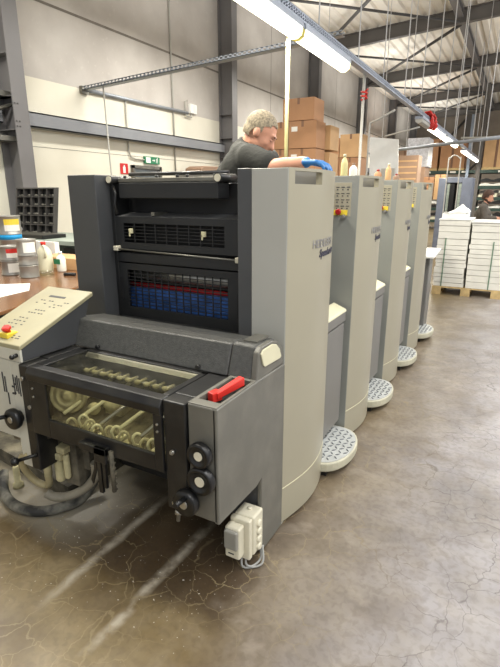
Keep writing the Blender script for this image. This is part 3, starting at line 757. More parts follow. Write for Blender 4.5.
# hood
HP = [(1.600,.868),(1.648,.998),(1.70,1.003),(1.82,.985),(1.872,.955),(1.872,.868)]
b = MB(); b.prism(HP,0,-1.893,-.985); b.build('hood','hood',FE,FE,.008,3)
b = MB(); b.prism([(1.874,.868),(1.874,.95),(1.97,.945),(1.97,.868)],0,-1.893,-1.095); b.build('hood_rear_deck','blackg',FE,FE,.003)
b = MB(); b.prism([(1.598,.868),(1.646,.999),(1.665,1.005),(1.82,.99),(1.862,.955),(1.862,.868)],0,-.982,-.872); hc = b.build('hood_end','hood',FE,FE,.008,3)
b = MB(); b.prism([(1.60,.868),(1.622,.985),(1.648,1.003),(1.745,1.005),(1.80,.988),(1.84,.95),(1.86,.90),(1.86,.868)],0,-.872,-.845); b.build('hood_end_cap','graphl',hc,FE,.006,3)
b = MB(); b.prism([(1.632,.978),(1.650,.992),(1.735,.994),(1.775,.982),(1.805,.955),(1.824,.915),(1.812,.908),(1.668,.914),(1.655,.922)],0,-.846,-.838); b.build('cream_insert','cream',hc,FE,.003)
b = MB(); b.box(-.955,-.89,1.69,1.80,1.0,1.008); b.build('hood_recess','steeld',hc,FE)
for x in (-1.13,-1.72): MB().cyl((x,1.606,.885),(x,1.592,.885),.010,10).build('hood_screw','black',FE,FE)
# feeder back and body
fp('rear_wall','graph',(-1.88,-1.0,1.80,1.86,.30,.866))
fp('cross_beam','dustyd',(-1.83,-1.0,1.55,1.80,.40,.44))
fp('left_side_wall','dustyd',(-1.885,-1.84,1.40,1.86,.40,.83))
fp('low_beam','blackg',(-1.83,-1.01,1.80,1.86,.10,.40))
# interior, dusty
b = MB(); b.prism([(1.34,.575),(1.60,.62),(1.72,.80),(1.79,.80),(1.79,.57),(1.34,.56)],0,-1.83,-1.01); b.build('inner_deck','deckm',FE,FE)
b = MB(); b.prism([(1.55,.845),(1.70,.70),(1.72,.72),(1.575,.862)],0,-1.76,-1.09); b.build('sloped_plate','steel',FE,FE)
b = MB(); b.lathe((-1.755,1.42,.690),(.40,-.90,.15),[(.02,-.05),(.082,-.045),(.088,-.03),(.088,0),(.080,.008),(.074,.002),(.060,.002),(.056,.008),(.046,.008),(.042,.002),(.026,.002),(.022,.014),(.010,.018)],36); b.build('drive_disc','dusty',FE,FE)
random.seed(3)
for k in range(6):
    x = -1.70+k*.115; b = MB()
    b.tube([(x-.02,1.36,.63+.01*(k%2)),(x+.05,1.62,.73)], .009, 8)
    b.build('guide_rod','bright' if k in (0,1,3) else 'steel',FE,FE)
for k in range(11):
    x = -1.66+k*.052; y = 1.335+.012*((k*5)%3); z = .600+.006*((k*7)%4); b = MB()
    b.tube(spline([(x,y,z-.03),(x,y-.012,z+.01),(x+.008,y,z+.03),(x+.022,y+.01,z+.028),(x+.026,y+.02,z+.004),(x+.02,y+.03,z-.02)],4), .0062, 7)
    b.box(x-.006,x+.026,y+.01,y+.05,z-.05,z-.025)
    b.build('gripper_finger','bright' if k%2 else 'dusty',FE,FE)
for k in range(12):
    x = -1.70+k*.052; b = MB()
    b.ball((x,1.50,.80),.014,10,6,(1.2,1,.8)); b.box(x-.006,x+.006,1.50,1.56,.79,.80)
    b.build('sucker_cup','dusty',FE,FE)
b = MB(); b.cyl((-1.76,1.52,.785),(-1.08,1.52,.785),.008,8); b.build('sucker_bar','steeld',FE,FE)
b = MB(); b.cyl((-1.80,1.40,.56),(-1.03,1.40,.56),.012,8); b.cyl((-1.80,1.62,.68),(-1.03,1.62,.68),.014,8); b.build('cross_shaft','steeld',FE,FE)
b = MB(); b.ball((-1.55,1.50,.66),.045,14,8,(1.3,.8,.8)); b.ball((-1.62,1.45,.64),.03); b.box(-1.60,-1.50,1.50,1.58,.60,.67); b.build('motor_block','dusty',FE,FE)
# handwheels on right box
for (x, z, r, hd) in ((-.900,.692,.049,0),(-.897,.588,.056,0)):
    b = MB(); b.lathe((x,1.296,z),(0,-1,0),[(r*.55,0),(r*.55,.012),(r*.98,.014),(r,.020),(r,.038),(r*.94,.044),(r*.7,.044),(r*.62,.038),(r*.35,.038)],30); hw = b.build('handwheel','rubber',FE,FE)
    b = MB(); b.cyl((x,1.260,z),(x,1.255,z),r*.36,18); b.build('hub_cap','socket',hw,FE)
x, z, r = -.955, .488, .053
b = MB(); b.lathe((x,1.285,z),(0,-1,0),[(r*.5,0),(r*.5,.02),(r*.98,.022),(r,.028),(r,.048),(r*.94,.053),(r*.4,.053)],30); hw = b.build('handwheel','rubber',FE,FE)
b = MB(); b.cyl((x,1.232,z),(x,1.227,z),r*.32,18); b.build('hub_cap','steel',hw,FE)
b = MB(); b.cyl((x+.006,1.232,z+.028),(x+.006,1.175,z+.034),.010,12); b.build('crank_grip','rubber',hw,FE)
# clamp bracket under the guard
b = MB(); b.box(-1.505,-1.355,1.245,1.33,.565,.598); b.prism([(1.245,.53),(1.245,.598),(1.262,.598),(1.262,.53)],0,-1.42,-1.355); cb = b.build('clamp_bracket','black',FE,FE,.003)
b = MB(); b.box(-1.425,-1.405,1.262,1.275,.37,.57); b.box(-1.395,-1.380,1.262,1.275,.40,.57); b.build('clamp_bar','black',cb,FE)
b = MB(); b.cyl((-1.345,1.27,.395),(-1.345,1.27,.585),.010,8)
for i in range(7): b.box(-1.352,-1.336,1.262,1.282,.40+i*.025,.406+i*.025)
b.build('threaded_rod','dustyd',cb,FE)
b = MB(); b.prism([(-1.46,.40),(-1.43,.48),(-1.425,.57),(-1.435,.57),(-1.445,.48),(-1.47,.42)],1,1.262,1.27); b.build('clamp_strip','black',cb,FE)
# pneumatic valve group
b = MB(); b.box(-1.93,-1.80,1.37,1.45,.35,.385); b.box(-1.90,-1.78,1.38,1.46,.385,.42); vg = b.build('valve_block','dusty',FE,FE,.006)
for x, zt_, r in ((-1.94,.345,.020),(-1.845,.35,.024),(-1.79,.38,.016)):
    b = MB(); b.lathe((x,1.40,zt_),(0,0,-1),[(r*.8,0),(r,.01),(r,.12),(r*.8,.13),(r*.5,.135)],16); b.build('valve_cylinder','dusty',vg,FE)
b = MB(); b.box(-1.92,-1.86,1.36,1.40,.42,.46); b.tube([(-1.95,1.35,.40),(-1.88,1.34,.47),(-1.80,1.36,.50)],.012,8); b.ball((-1.90,1.35,.45),.022); b.build('valve_lever','black',vg,FE)
b = MB(); b.box(-1.83,-1.74,1.42,1.50,.20,.52); b.box(-1.76,-1.70,1.46,1.54,.28,.50); b.build('valve_mount','dustyd',vg,FE,.004)
# floor under-frame: low dusty plinth rails
b = MB(); b.tube(spline([(-1.23,1.70,.40),(-1.17,1.62,.38),(-1.1,1.60,.36),(-1.04,1.62,.34)],4),.018,8); b.build('air_pipe','dustyd',FE,FE)
b = MB(); b.lathe((-1.03,1.30,.40),(0,-.2,-1),[(.008,0),(.016,.005),(.016,.02),(.008,.022),(.008,.05)],12); b.build('post_knob','steel',FE,FE)

# left cabinet
CB = thing('feeder_cabinet', 'white metal cabinet with black crank wheel at the left edge, under the keypad console', 'cabinet', (-2.05,1.5,.33))
b = MB(); b.box(-1.97,-1.897,1.296,1.32,.33,.868); b.box(-2.45,-1.97,1.296,1.32,.47,.868); b.build('front_sheet','whitep',CB,CB,.003)
b = MB(); b.box(-2.45,-1.897,1.32,1.62,.50,.868); b.box(-1.95,-1.897,1.32,1.62,.33,.50); b.build('cabinet_body','whitep',CB,CB)
b = MB(); b.box(-2.12,-1.99,1.36,1.5,.40,.49); b.ball((-2.0,1.40,.44),.03); b.build('inner_mechanism','steeld',CB,CB)
b = MB()
for x, z0, z1 in ((-1.957,.70,.80),(-1.942,.72,.79),(-1.930,.71,.80),(-1.917,.70,.79)): b.box(x,x+.005,1.293,1.297,z0,z1)
for x, z in ((-1.972,.735),(-1.96,.705),(-1.975,.70),(-1.955,.75)): b.box(x,x+.012,1.293,1.297,z,z+.008)
for x, z0, z1 in ((-2.02,.70,.78),(-2.035,.70,.80),(-2.01,.64,.70)): b.box(x,x+.006,1.293,1.297,z0,z1)
b.build('scale_marks','ink',CB,CB)
b = MB(); b.lathe((-1.945,1.296,.593),(0,-1,0),[(.03,0),(.03,.02),(.049,.022),(.051,.03),(.051,.045),(.046,.052),(.02,.052)],30); hw = b.build('crank_wheel','rubber',CB,CB)
b = MB(); b.cyl((-1.945,1.246,.593),(-1.945,1.240,.593),.015,18); b.build('hub_cap','steel',hw,CB)
b = MB(); b.tube([(-1.975,1.24,.605),(-2.03,1.18,.60)],.010,10); b.build('crank_handle','rubber',hw,CB)
b = MB(); b.cyl((-1.845,1.285,.42),(-1.90,1.23,.405),.009,10); b.ball((-1.915,1.215,.40),.021); b.build('locking_knob','rubber',FE,FE)

# console
CO = thing('control_console', 'wedge shaped console with cream keypad top and red stop button at the left edge', 'console', (-2.05,1.5,.87))
yA, zA, yB, zB = 1.290,.950,1.742,1.118
xr_, xl_ = -1.872, -2.205
b = MB(); b.prism([(1.302,.872),(1.302,.935),(1.725,1.095),(1.668,.945),(1.60,.872)],0,xl_+.01,xr_-.006); b.build('console_body','graph',CO,CO,.004)
def ctop(y): return zA+(y-yA)*(zB-zA)/(yB-yA)
b = MB(); b.prism([(yA,zA-.022),(yA,zA),(yB,zB),(yB,zB-.022)],0,xl_,xr_); ct = b.build('console_top','creamp',CO,CO,.004)
b = MB(); b.box(xl_+.01,xr_-.002,1.290,1.302,.872,.930); b.build('console_front','whitep',CO,CO,.003)
b = MB(); b.cyl((-1.897,1.29,.905),(-1.897,1.268,.903),.010,12); b.ball((-1.897,1.265,.903),.012); b.build('front_knob','rubber',CO,CO)
def onplate(x0, x1, ya, yb, h, m, name, par):
    b = MB(); b.hexa([(x0,ya,ctop(ya)-.001),(x1,ya,ctop(ya)-.001),(x1,yb,ctop(yb)-.001),(x0,yb,ctop(yb)-.001)],[(x0,ya,ctop(ya)+h),(x1,ya,ctop(ya)+h),(x1,yb,ctop(yb)+h),(x0,yb,ctop(yb)+h)])
    return b.build(name,m,par,CO)
onplate(-2.10,-1.985,1.655,1.668,.0015,'ink','display_slot',ct)
random.seed(11)
b = MB()
def mark(x,y,w=.010,d=.004):
    b.hexa([(x,y,ctop(y)),(x+w,y,ctop(y)),(x+w,y+d,ctop(y+d)),(x,y+d,ctop(y+d))],[(x,y,ctop(y)+.001),(x+w,y,ctop(y)+.001),(x+w,y+d,ctop(y+d)+.001),(x,y+d,ctop(y+d)+.001)])
for r_, (yy, xs) in enumerate([(1.62,(-2.12,-2.10,-2.06,-2.04,-1.95,-1.93)),(1.595,(-2.13,-2.07,-2.0,-1.97,-1.95)),(1.575,(-2.01,-1.98)),(1.54,(-2.07,-2.05,-2.03,-2.01)),(1.515,(-2.09,-2.07,-2.05,-2.02,-2.0)),
                               (1.47,(-2.10,-2.08,-2.05)),(1.445,(-2.11,-2.09,-2.07,-2.04)),(1.42,(-2.12,-2.10,-2.07,-2.03)),(1.395,(-2.12,-2.09,-2.06)),(1.345,(-2.0,-1.985,-1.95)),(1.33,(-2.0,-1.98,-1.955,-1.94))]):
    for x in xs: mark(x,yy,.012,.005)
b.build('key_marks','ink',ct,CO)
b = MB(); yy = 1.345; b.box(-2.045,-1.985,yy-.03,yy+.03,ctop(yy)-.01,ctop(yy)+.014); es = b.build('stop_base','yellow',ct,CO,.004)
nrm = Vector((0,-(zB-zA),(yB-yA))).normalized()
b = MB(); b.lathe((-2.015,yy,ctop(yy)+.012),nrm,[(.012,0),(.012,.014),(.021,.016),(.022,.026),(.016,.032)],20); b.build('stop_button','red',es,CO)

# isolator switch box
SB = thing('switch_box', 'off-white rotary switch box fixed low under the side panel of the feeder', 'switch box', (-.86,1.53,.1))
b = MB(); b.box(-.925,-.828,1.55,1.64,.065,.262); b.build('back_box','socket',SB,SB,.010,3)
b = MB(); b.box(-.930,-.833,1.522,1.55,.060,.258); b.build('box_lid','socket',SB,SB,.006)
b = MB(); b.box(-.930,-.858,1.475,1.522,.085,.240); fr = b.build('socket_front','socket',SB,SB,.008,3)
b = MB(); b.box(-.926,-.862,1.458,1.480,.140,.232); b.build('socket_flap','socketg',fr,SB,.008,3)
b = MB(); b.box(-.912,-.885,1.473,1.476,.108,.113); b.build('printed_mark','ink',fr,SB)
for z in (.09,.13,.17,.21): MB().lathe((-.829,1.595,z),(1,0,0),[(.018,0),(.018,.006),(.012,.012)],14).build('cable_gland','socket',SB,SB)
MB().lathe((-.875,1.60,.261),(0,0,1),[(.010,0),(.010,.008),(.005,.010)],12).build('top_screw','socket',SB,SB)
MB().tube(spline([(-.86,1.54,.07),(-.855,1.53,.03),(-.835,1.55,.012),(-.82,1.60,.02),(-.83,1.62,.07)],5),.005,8).build('switch_cable','cable',SB,SB)
MB().tube(spline([(-.88,1.54,.07),(-.87,1.52,.025),(-.845,1.54,.008),(-.80,1.58,.02),(-.82,1.62,.08)],5),.005,8).build('switch_cable','cable',SB,SB)

# hoses under the feeder
H = tag(MB().tube(spline([(-1.93,1.30,.385),(-2.03,1.33,.33),(-2.07,1.36,.24),(-2.05,1.40,.15),(-1.99,1.42,.13),(-1.955,1.41,.17),(-1.945,1.40,.22)],8),.018,10).build('beige_hose','hosec'), 'smooth beige hose looping below the locking knob at left', 'hose')
pts = spline([(-1.66,1.46,.34),(-1.68,1.47,.25),(-1.76,1.46,.16),(-1.84,1.43,.11),(-1.91,1.40,.10),(-1.95,1.38,.12)],14)
tag(MB().tube(pts,.021,10,True,.14).build('ribbed_hose','hoseg'), 'ribbed grey hose curving under the valve cylinders', 'hose')
pts = spline([(-2.42,1.46,.05),(-2.28,1.36,.032),(-2.12,1.31,.032),(-1.97,1.335,.032),(-1.89,1.42,.032),(-1.86,1.52,.032),(-1.86,1.64,.10)],10)
tag(MB().tube(pts,.027,12).build('black_hose','hosek'), 'thick black hose dusted with powder lying on the floor at left', 'hose')
b = MB(); b.lathe((-2.30,1.46,0),(0,0,1),[(.03,0),(.03,.02),(.018,.025),(.018,.12),(.014,.13)],14); tag(b.build('floor_fitting','dusty'), 'small upright dusty pipe fitting on the floor beside the black hose', 'fitting')
b = MB(); b.prism([(-2.9,1.62),(-1.93,1.50),(-1.93,1.95),(-2.9,2.1)],2,0,.09); tag(setorigin(b.build('base_plinth','dustyd'),(-2.4,1.8,0)), 'low dusty machine plinth on the floor left behind the hoses', 'plinth')

# tool tray things
RC = thing('clamp_tool', 'red plastic strap tool lying in the tray on top of the feeder', 'tool', (-.91,1.45,.843))
b = MB()
b.hexa([(-.945,1.395,.846),(-.915,1.385,.846),(-.90,1.43,.846),(-.935,1.44,.846)],[(-.945,1.395,.884),(-.915,1.385,.884),(-.90,1.43,.884),(-.935,1.44,.884)])
b.build('tool_head','red',RC,RC,.003)
b = MB(); b.hexa([(-.925,1.415,.858),(-.902,1.40,.858),(-.862,1.535,.874),(-.893,1.545,.874)],[(-.925,1.415,.882),(-.902,1.40,.882),(-.862,1.535,.908),(-.893,1.545,.908)]); b.build('tool_strap','red',RC,RC,.003)
b = MB(); b.ball((-.905,1.53,.865),.014); b.build('metal_tip','steel',RC,RC)
PN = thing('marker_pen', 'black pen lying in the tray beside the red tool', 'pen', (-.87,1.45,.846))
b = MB(); b.cyl((-.885,1.352,.848),(-.866,1.45,.850),.0055,10); b.build('pen_cap','rubber',PN,PN)
b = MB(); b.cyl((-.866,1.45,.850),(-.862,1.53,.851),.005,10); b.build('pen_barrel','steel',PN,PN)

# ------------------------------------------------------------------ delivery and pedestal
DL = thing('delivery_unit', 'low dark delivery end of the press behind the fourth unit', 'machine', (-1.6,6.6,0))
b = MB(); b.box(-2.1,-1.25,6.15,7.3,.0,1.35); b.build('delivery_body','graph',DL,DL,.01)
b = MB(); b.box(-2.12,-1.23,6.15,7.3,1.35,1.40); b.build('delivery_lid','faceg',DL,DL,.01)
PD = thing('control_pedestal', 'narrow pedestal with white sloping top and red button past the fourth unit', 'control stand', (-.85,5.95,0))
b = MB(); b.box(-.96,-.83,5.80,6.05,.0,.91); b.build('pedestal_body','midgrey',PD,PD,.01)
b = MB(); b.box(-.99,-.96,5.82,6.03,.0,.88); b.build('pedestal_back','black',PD,PD)
b = MB(); b.prism([(5.62,.915),(5.62,.94),(6.12,.985),(6.12,.955)],0,-.99,-.765); b.build('pedestal_top','white',PD,PD,.006)
b = MB(); b.lathe((-.92,5.85,.962),(0,0,1),[(.012,0),(.012,.015),(.022,.018),(.022,.03)],14); b.build('stop_button','red',PD,PD)

# ------------------------------------------------------------------ pallet of paper
PP = thing('wooden_pallet', 'pale wooden pallet under the two stacks of white paper', 'pallet', (-.6,8.8,0))
x0, x1, ya, yb = -1.13, -.10, 8.40, 9.2
b = MB()
for i in range(5): yy = ya+i*(yb-ya-.1)/4; b.box(x0,x1,yy,yy+.1,.115,.135)
b.build('deck_boards','wood',PP,PP)
for x in (x0, (x0+x1)/2-.07, x1-.14):
    for y in (ya,(ya+yb)/2-.05,yb-.1):
        b = MB(); b.box(x,x+.14,y,y+.1,.022,.115); b.build('pallet_block','wood',PP,PP,.003)
for x in (x0,(x0+x1)/2-.07,x1-.14):
    MB().box(x,x+.14,ya,yb,0,.022).build('bottom_board','wood',PP,PP)
def paper_stack(name, xa, xb, ya, yb, z0, z1, seed, label, grp):
    rnd = random.Random(seed); b = MB(); z = z0
    S = thing(name,label,'paper stack',((xa+xb)/2,(ya+yb)/2,z0),grp)
    while z < z1-.01:
        h = rnd.uniform(.06,.11); h = min(h, z1-z); dx, dy = rnd.uniform(-.008,.008), rnd.uniform(-.010,.008)
        sl = rnd.uniform(-.008,.02)
        b.hexa([(xa+dx,ya+dy,z),(xb+dx,ya+dy,z-sl*.0),(xb+dx,yb+dy,z),(xa+dx,yb+dy,z)],[(xa+dx,ya+dy,z+h-.006),(xb+dx,ya+dy,z+h-.006),(xb+dx,yb+dy,z+h-.002),(xa+dx,yb+dy,z+h-.002)])
        z += h
    b.build('paper_reams','paper',S,S,.004)
    b = MB(); b.box(xa-.008,xb+.008,ya-.014,yb+.008,z1,z1+.02); b.build('top_sheets','white',S,S,.003)
    for xx in ((xa+.12,) if seed == 1 else (xb-.19,)):
        b = MB(); b.box(xx,xx+.016,ya-.016,ya-.012,z0,z1-.28); b.build('strap','strap',S,S)
    return S
paper_stack('paper_stack',-1.12,-.66,8.41,9.18,.137,1.20,1,'left stack of white paper on the pallet, topped by loose sheets','paper stacks')
paper_stack('paper_stack',-.63,-.11,8.41,9.18,.137,1.17,2,'right stack of white paper on the pallet, with flat top','paper stacks')
b = MB(); b.box(-1.10,-.74,8.5,9.1,1.222,1.30); tag(setorigin(b.build('paper_ream','white',None,None,.004),(-.9,8.8,1.222)), 'thin extra pile of white sheets on top of the left paper stack', 'paper')
b = MB()
NX, NY = 16, 12; g = {}
for i in range(NX+1):
    for j in range(NY+1):
        u, v = i/NX, j/NY
        z = 1.305+.12*math.exp(-((u-.62)**2)/.07)*(.6+.4*v)+.03*noise.noise(Vector((u*5,v*5,1)))
        if j in (0,) : z = 1.303+(.02 if u < .2 or u > .9 else .0)
        g[i,j] = b.bm.verts.new((-1.08+u*.36, 8.5+v*.5, max(1.303,z)))
for i in range(NX):
    for j in range(NY): f = b.bm.faces.new((g[i,j],g[i+1,j],g[i+1,j+1],g[i,j+1])); f.smooth = True
o = b.build('crumpled_sheet','white'); sm = o.modifiers.new('s','SOLIDIFY'); sm.thickness = .003
tag(setorigin(o,(-.9,8.75,1.303)), 'crumpled white sheet heaped on the left paper stack', 'paper')

# ------------------------------------------------------------------ boxes
def carton(x, y, z, w, d, h, label, grp, m='card', lab=False, rz=0):
    B = thing('cardboard_box', label, 'box', (x,y,z), grp, rz)
    B.rotation_euler = (0,0,0)
    MB().box(x-w/2,x+w/2,y-d/2,y+d/2,z,z+h-.004).build('box_body',m,B,B,.004)
    b = MB(); b.box(x-.02,x+.02,y-d/2-.0015,y+d/2,z+h-.004,z+h-.001); b.box(x-.02,x+.02,y-d/2-.0015,y-d/2,z+h-.09,z+h-.002)
    b.build('tape',"tape",B,B)
    if lab:
        b = MB(); b.box(x-w*.40,x-w*.40+.10,y-d/2-.002,y-d/2,z+h*.62,z+h*.62+.07); b.build('address_label','label',B,B)
    B.rotation_euler = (0,0,rz); return B
# tall stack on a rack-like table (base hidden)
def plat(name, x0, x1, y0, y1, z, label):
    T = thing(name, label, 'table', ((x0+x1)/2,(y0+y1)/2,0))
    MB().box(x0,x1,y0,y1,z-.04,z).build('table_top','steeld',T,T)
    for x in (x0,x1-.06):
        for y in (y0,y1-.06): MB().box(x,x+.06,y,y+.06,0,z-.04).build('leg','steeld',T,T)
plat('storage_table',-3.75,-2.50,7.3,8.4,1.03,'grey steel table hidden behind the press, under the tallest box stack')
NTH = ['bottom','third','second','top']
for r_, (z, h) in enumerate([(1.03,.40),(1.435,.44),(1.88,.40),(2.285,.40)]):
    for c_, (x, yy, w_, m) in enumerate(((-3.49,7.6,.26,'card'),(-3.12,7.6,.46,'card'))):
        carton(x,yy,z,w_,.40,h,'brown box in the tallest stack, %s full row, %s side facing the press' % (NTH[r_],['left','middle'][c_]),'tallest box stack',m,lab=(r_ >= 2 and c_ == 1))
    carton(-3.02,8.05,z,.40,.42,h-.03,'brown box behind, right edge of the tallest stack, %s full row' % NTH[r_],'tallest box stack','card2')
carton(-3.20,7.62,2.69,.52,.42,.32,'topmost brown box alone on the tallest stack','tallest box stack','card',lab=False)
plat('storage_table',-3.75,-2.75,9.5,10.4,1.03,'grey steel table hidden behind the press, under the second box stack')
for r_, (z, h) in enumerate([(1.03,.42),(1.455,.42),(1.88,.40),(2.285,.42)]):
    for c_, x in enumerate((-3.47,-3.04)):
        carton(x,9.85,z,.42,.5,h-(.06 if r_ == 3 and c_ == 0 else 0),'brown box in the second stack, %s row, %s side' % (NTH[r_],['left','right'][c_]),'second box stack',['card','card2'][c_] if r_%2 else 'card',lab=(c_==0))
# clutter behind the operator
b = MB()
random.seed(5)
for k in range(9):
    b.ball((-3.0+random.uniform(-.28,.28),6.15+random.uniform(-.15,.15),1.76+random.uniform(-.02,.12)),random.uniform(.10,.15),12,8,(1,1,.7))
o = b.build('plastic_bag','wrap'); r = o.modifiers.new('r','REMESH'); r.mode='VOXEL'; r.voxel_size=.025; r.use_smooth_shade=True
tag(setorigin(o,(-3.0,6.15,1.65)), 'crumpled grey plastic film heaped behind the operator', 'bag')
plat('storage_table',-3.5,-2.2,5.7,6.5,1.66,'tall steel stand hidden behind the press, under the plastic film')
carton(-2.62,5.95,1.66,.36,.3,.20,'small open brown box between the plastic film and the beige pole','small boxes','card')
carton(-2.30,6.2,1.66,.16,.3,.16,'small brown box just left of the blue glove','small boxes','card2')

# things on top of units
def bottle(name, x, y, z, r, h, m, capm, label, grp=None):
    B = thing(name,label,'bottle',(x,y,z),grp)
    b = MB(); b.lathe((x,y,z),(0,0,1),[(r*.9,0),(r,.01),(r,h*.62),(r*.8,h*.74),(r*.38,h*.84),(r*.35,h*.90)],20); b.build('bottle_body',m,B,B)
    b = MB(); b.lathe((x,y,z+h*.88),(0,0,1),[(r*.42,0),(r*.42,h*.10),(r*.36,h*.12)],14); b.build('bottle_cap',capm,B,B); return B
bottle('spray_bottle',-1.02,3.12,1.692,.022,.15,'pole','cream','beige slim bottle standing on top of the second press unit','bottles on the press')
bottle('spray_bottle',-.985,3.20,1.692,.026,.10,'paper','card3','white bottle with brown cap standing on top of the second press unit','bottles on the press')
bottle('spray_bottle',-1.06,4.12,1.692,.030,.10,'card','redd','brown bottle standing on top of the third press unit','bottles on the press')
bottle('spray_bottle',-1.00,4.22,1.692,.024,.15,'card2','cream','tall tan bottle standing on top of the third press unit','bottles on the press')
bottle('spray_bottle',-.95,4.30,1.692,.026,.07,'card3','redd','short brown bottle at the right on the third press unit','bottles on the press')
b = MB(); b.box(-1.16,-.93,2.905,3.05,1.692,1.705); tag(b.build('tray','black'),'black flat tray on top of the second press unit beside the blue glove','tray')
# leaning white board
LB = thing('leaning_board','large white board leaning beside the second box stack','board',(-2.65,11.6,0))
b = MB(); b.hexa([(-3.10,11.6,.0),(-2.42,11.6,.0),(-2.42,11.63,.0),(-3.10,11.63,.0)],[(-3.32,11.95,2.88),(-2.66,11.95,2.80),(-2.66,11.98,2.80),(-3.32,11.98,2.88)]); b.build('board_panel','board',LB,LB)
b = MB()
for xx in (-2.98,-2.80): b.hexa([(xx,11.805,1.90),(xx+.13,11.805,1.90),(xx+.13,11.815,1.90),(xx,11.815,1.90)],[(xx,11.845,2.17),(xx+.13,11.845,2.17),(xx+.13,11.855,2.17),(xx,11.855,2.17)])
b.build('printed_patches','conduit',LB,LB)
# wrapped pallets behind board
for (x,y,z,w,d,h,lbl,m) in ((-2.80,14.1,.0,.55,.5,2.58,'tall pile of patterned brown cartons right of the white board','card3'),):
    T = thing('carton_pile',lbl,'carton pile',(x,y,z))
    MB().box(x-w/2,x+w/2,y-d/2,y+d/2,z,z+h).build('wrapped_cartons',m,T,T,.01)
    b = MB()
    for j in range(6): MB().box(x-w/2+.03,x+w/2-.03,y-d/2-.003,y-d/2,z+h-.16-j*.15,z+h-.12-j*.15).build('printed_stripe','card2',T,T)

# rack at the back
RK = thing('storage_rack','dark pallet rack filled with flat goods across the back of the hall','rack',(-2.4,25.4,0))
RX = [-6.0,-1.93,2.1]
for x in RX:
    for y in (25.0,26.2):
        MB().box(x-.09,x+.09,y-.06,y+.06,0,6.2 if x == -1.93 else 3.6).build('upright','rafter',RK,RK)
LV = [.42,.975,1.46,1.95,2.64]
for z in LV:
    for a, c in zip(RX,RX[1:]):
        for y in (24.98,26.2):
            MB().box(a+.09,c-.09,y-.03,y+.03,z-.13,z).build('shelf_beam','green',RK,RK)
        MB().box(a+.09,c-.09,25.0,26.17,z,z+.012).build('shelf_board','dustyd',RK,RK)
b = MB()
for x in (-4.2,-3.1,-2.6,-1.1,.3): b.box(x,x+.25,24.94,24.95,2.53,2.61)
b.build('shelf_labels','label',RK,RK)
b = MB(); b.box(-2.41,-2.29,24.7,24.8,0,4.95); tag(b.build('blue_post','skyblue'), 'pale blue steel post standing above the rack at far right', 'post')
random.seed(21); ORD = ['first','second','third','fourth','fifth','sixth','seventh','eighth','ninth','tenth']
shades = ['white','dark','plastw','monitor','conduit','black','paper','dustyd']
words = {'white':'white','dark':'black','plastw':'milky white','monitor':'glossy black','conduit':'grey','black':'matt black','paper':'off-white','dustyd':'dark brown'}
lvn = {0:'lowest',1:'second',2:'third',3:'fourth',4:'top'}
for li, z in enumerate(LV[:4]):
    x = -5.8; i = 0
    while x < .8:
        w_ = random.uniform(.65,1.0)
        if not (x-.02 < -2.03 < x+w_+.02) and not (x < -1.83 < x+w_):
            for q in range(2):
                hh = random.uniform(.09,.17); m = shades[(li*3+i+q*3)%8]
                z_ = z+.013+q*.18
                b = MB(); nseg = 8; pts = []
                for s_ in range(nseg+1): pts.append((x+w_*s_/nseg, z_+hh*(.75+.25*math.sin(s_*1.3+i))))
                pts = [(x,z_)]+pts+[(x+w_,z_)]
                b.prism(pts,1,25.03,25.95)
                o = setorigin(b.build('sheet_bundle',m), (x+w_/2,25.5,z_))
                tag(o,'%s flat bundle, %s shelf of the back rack, %s from left, %s' % (words[m],lvn[li],ORD[i],('underneath','on top')[q]),'bundle','flat bundles on the back rack')
        else:
            x = -1.80; i += 1; continue
        x += w_+.05; i += 1
x = -5.7; i = 0
for (w_,h_,m) in ((.95,.9,'card3'),(1.0,1.3,'card'),(1.1,1.1,'card'),(1.05,1.25,'card2'),(1.0,1.2,'card'),(1.1,1.25,'card3'),(1.0,1.1,'card')):
    if x < -2.03 < x+w_ or x < -1.83 < x+w_: x = -1.80
    B = thing('cardboard_box','large brown carton on the top of the back rack, %s from the left' % ['first','second','third','fourth','fifth','sixth','seventh'][i],'box',(x+w_/2,25.5,2.653),'cartons on top of the back rack')
    MB().box(x,x+w_,25.02,26.1,2.653,2.75).build('pallet_base','wood',B,B)
    MB().box(x+.02,x+w_-.02,25.04,26.08,2.75,2.75+h_).build('carton_body',m,B,B,.01)
    MB().box(x+w_/2-.05,x+w_/2+.05,25.036,25.04,2.75,2.75+h_).build('tape','tape',B,B)
    x += w_+.06; i += 1
# boxes between rack and white board
plat('storage_table',-3.9,-2.9,15.3,16.3,1.4,'grey steel table in the distance left of the blue grey machine')
carton(-3.55,15.8,1.4,.5,.5,.55,'brown box in the distance on the grey table, left one','distant boxes','card3')
carton(-2.4,15.2,1.45,.28,.4,.62,'narrow brown box in the distance left of the blue grey machine','distant boxes','card')
carton(-2.1,15.2,1.45,.28,.4,.68,'narrow tan box in the distance touching the blue grey machine','distant boxes','card2')
plat('storage_table',-2.6,-1.9,14.9,15.5,1.45,'low steel table in the distance under the two narrow boxes')
# grey pallet goods high left (px 405-430,140)
GP = thing('wrapped_pallet','high film wrapped grey brown pallet load beyond the white board','pallet load',(-3.0,16.6,0))
MB().box(-3.4,-2.75,16.3,17.1,0,2.4).build('load_base','card3',GP,GP,.01)
MB().box(-3.35,-2.7,16.3,17.1,2.4,3.25).build('load_top','wrap',GP,GP,.02)

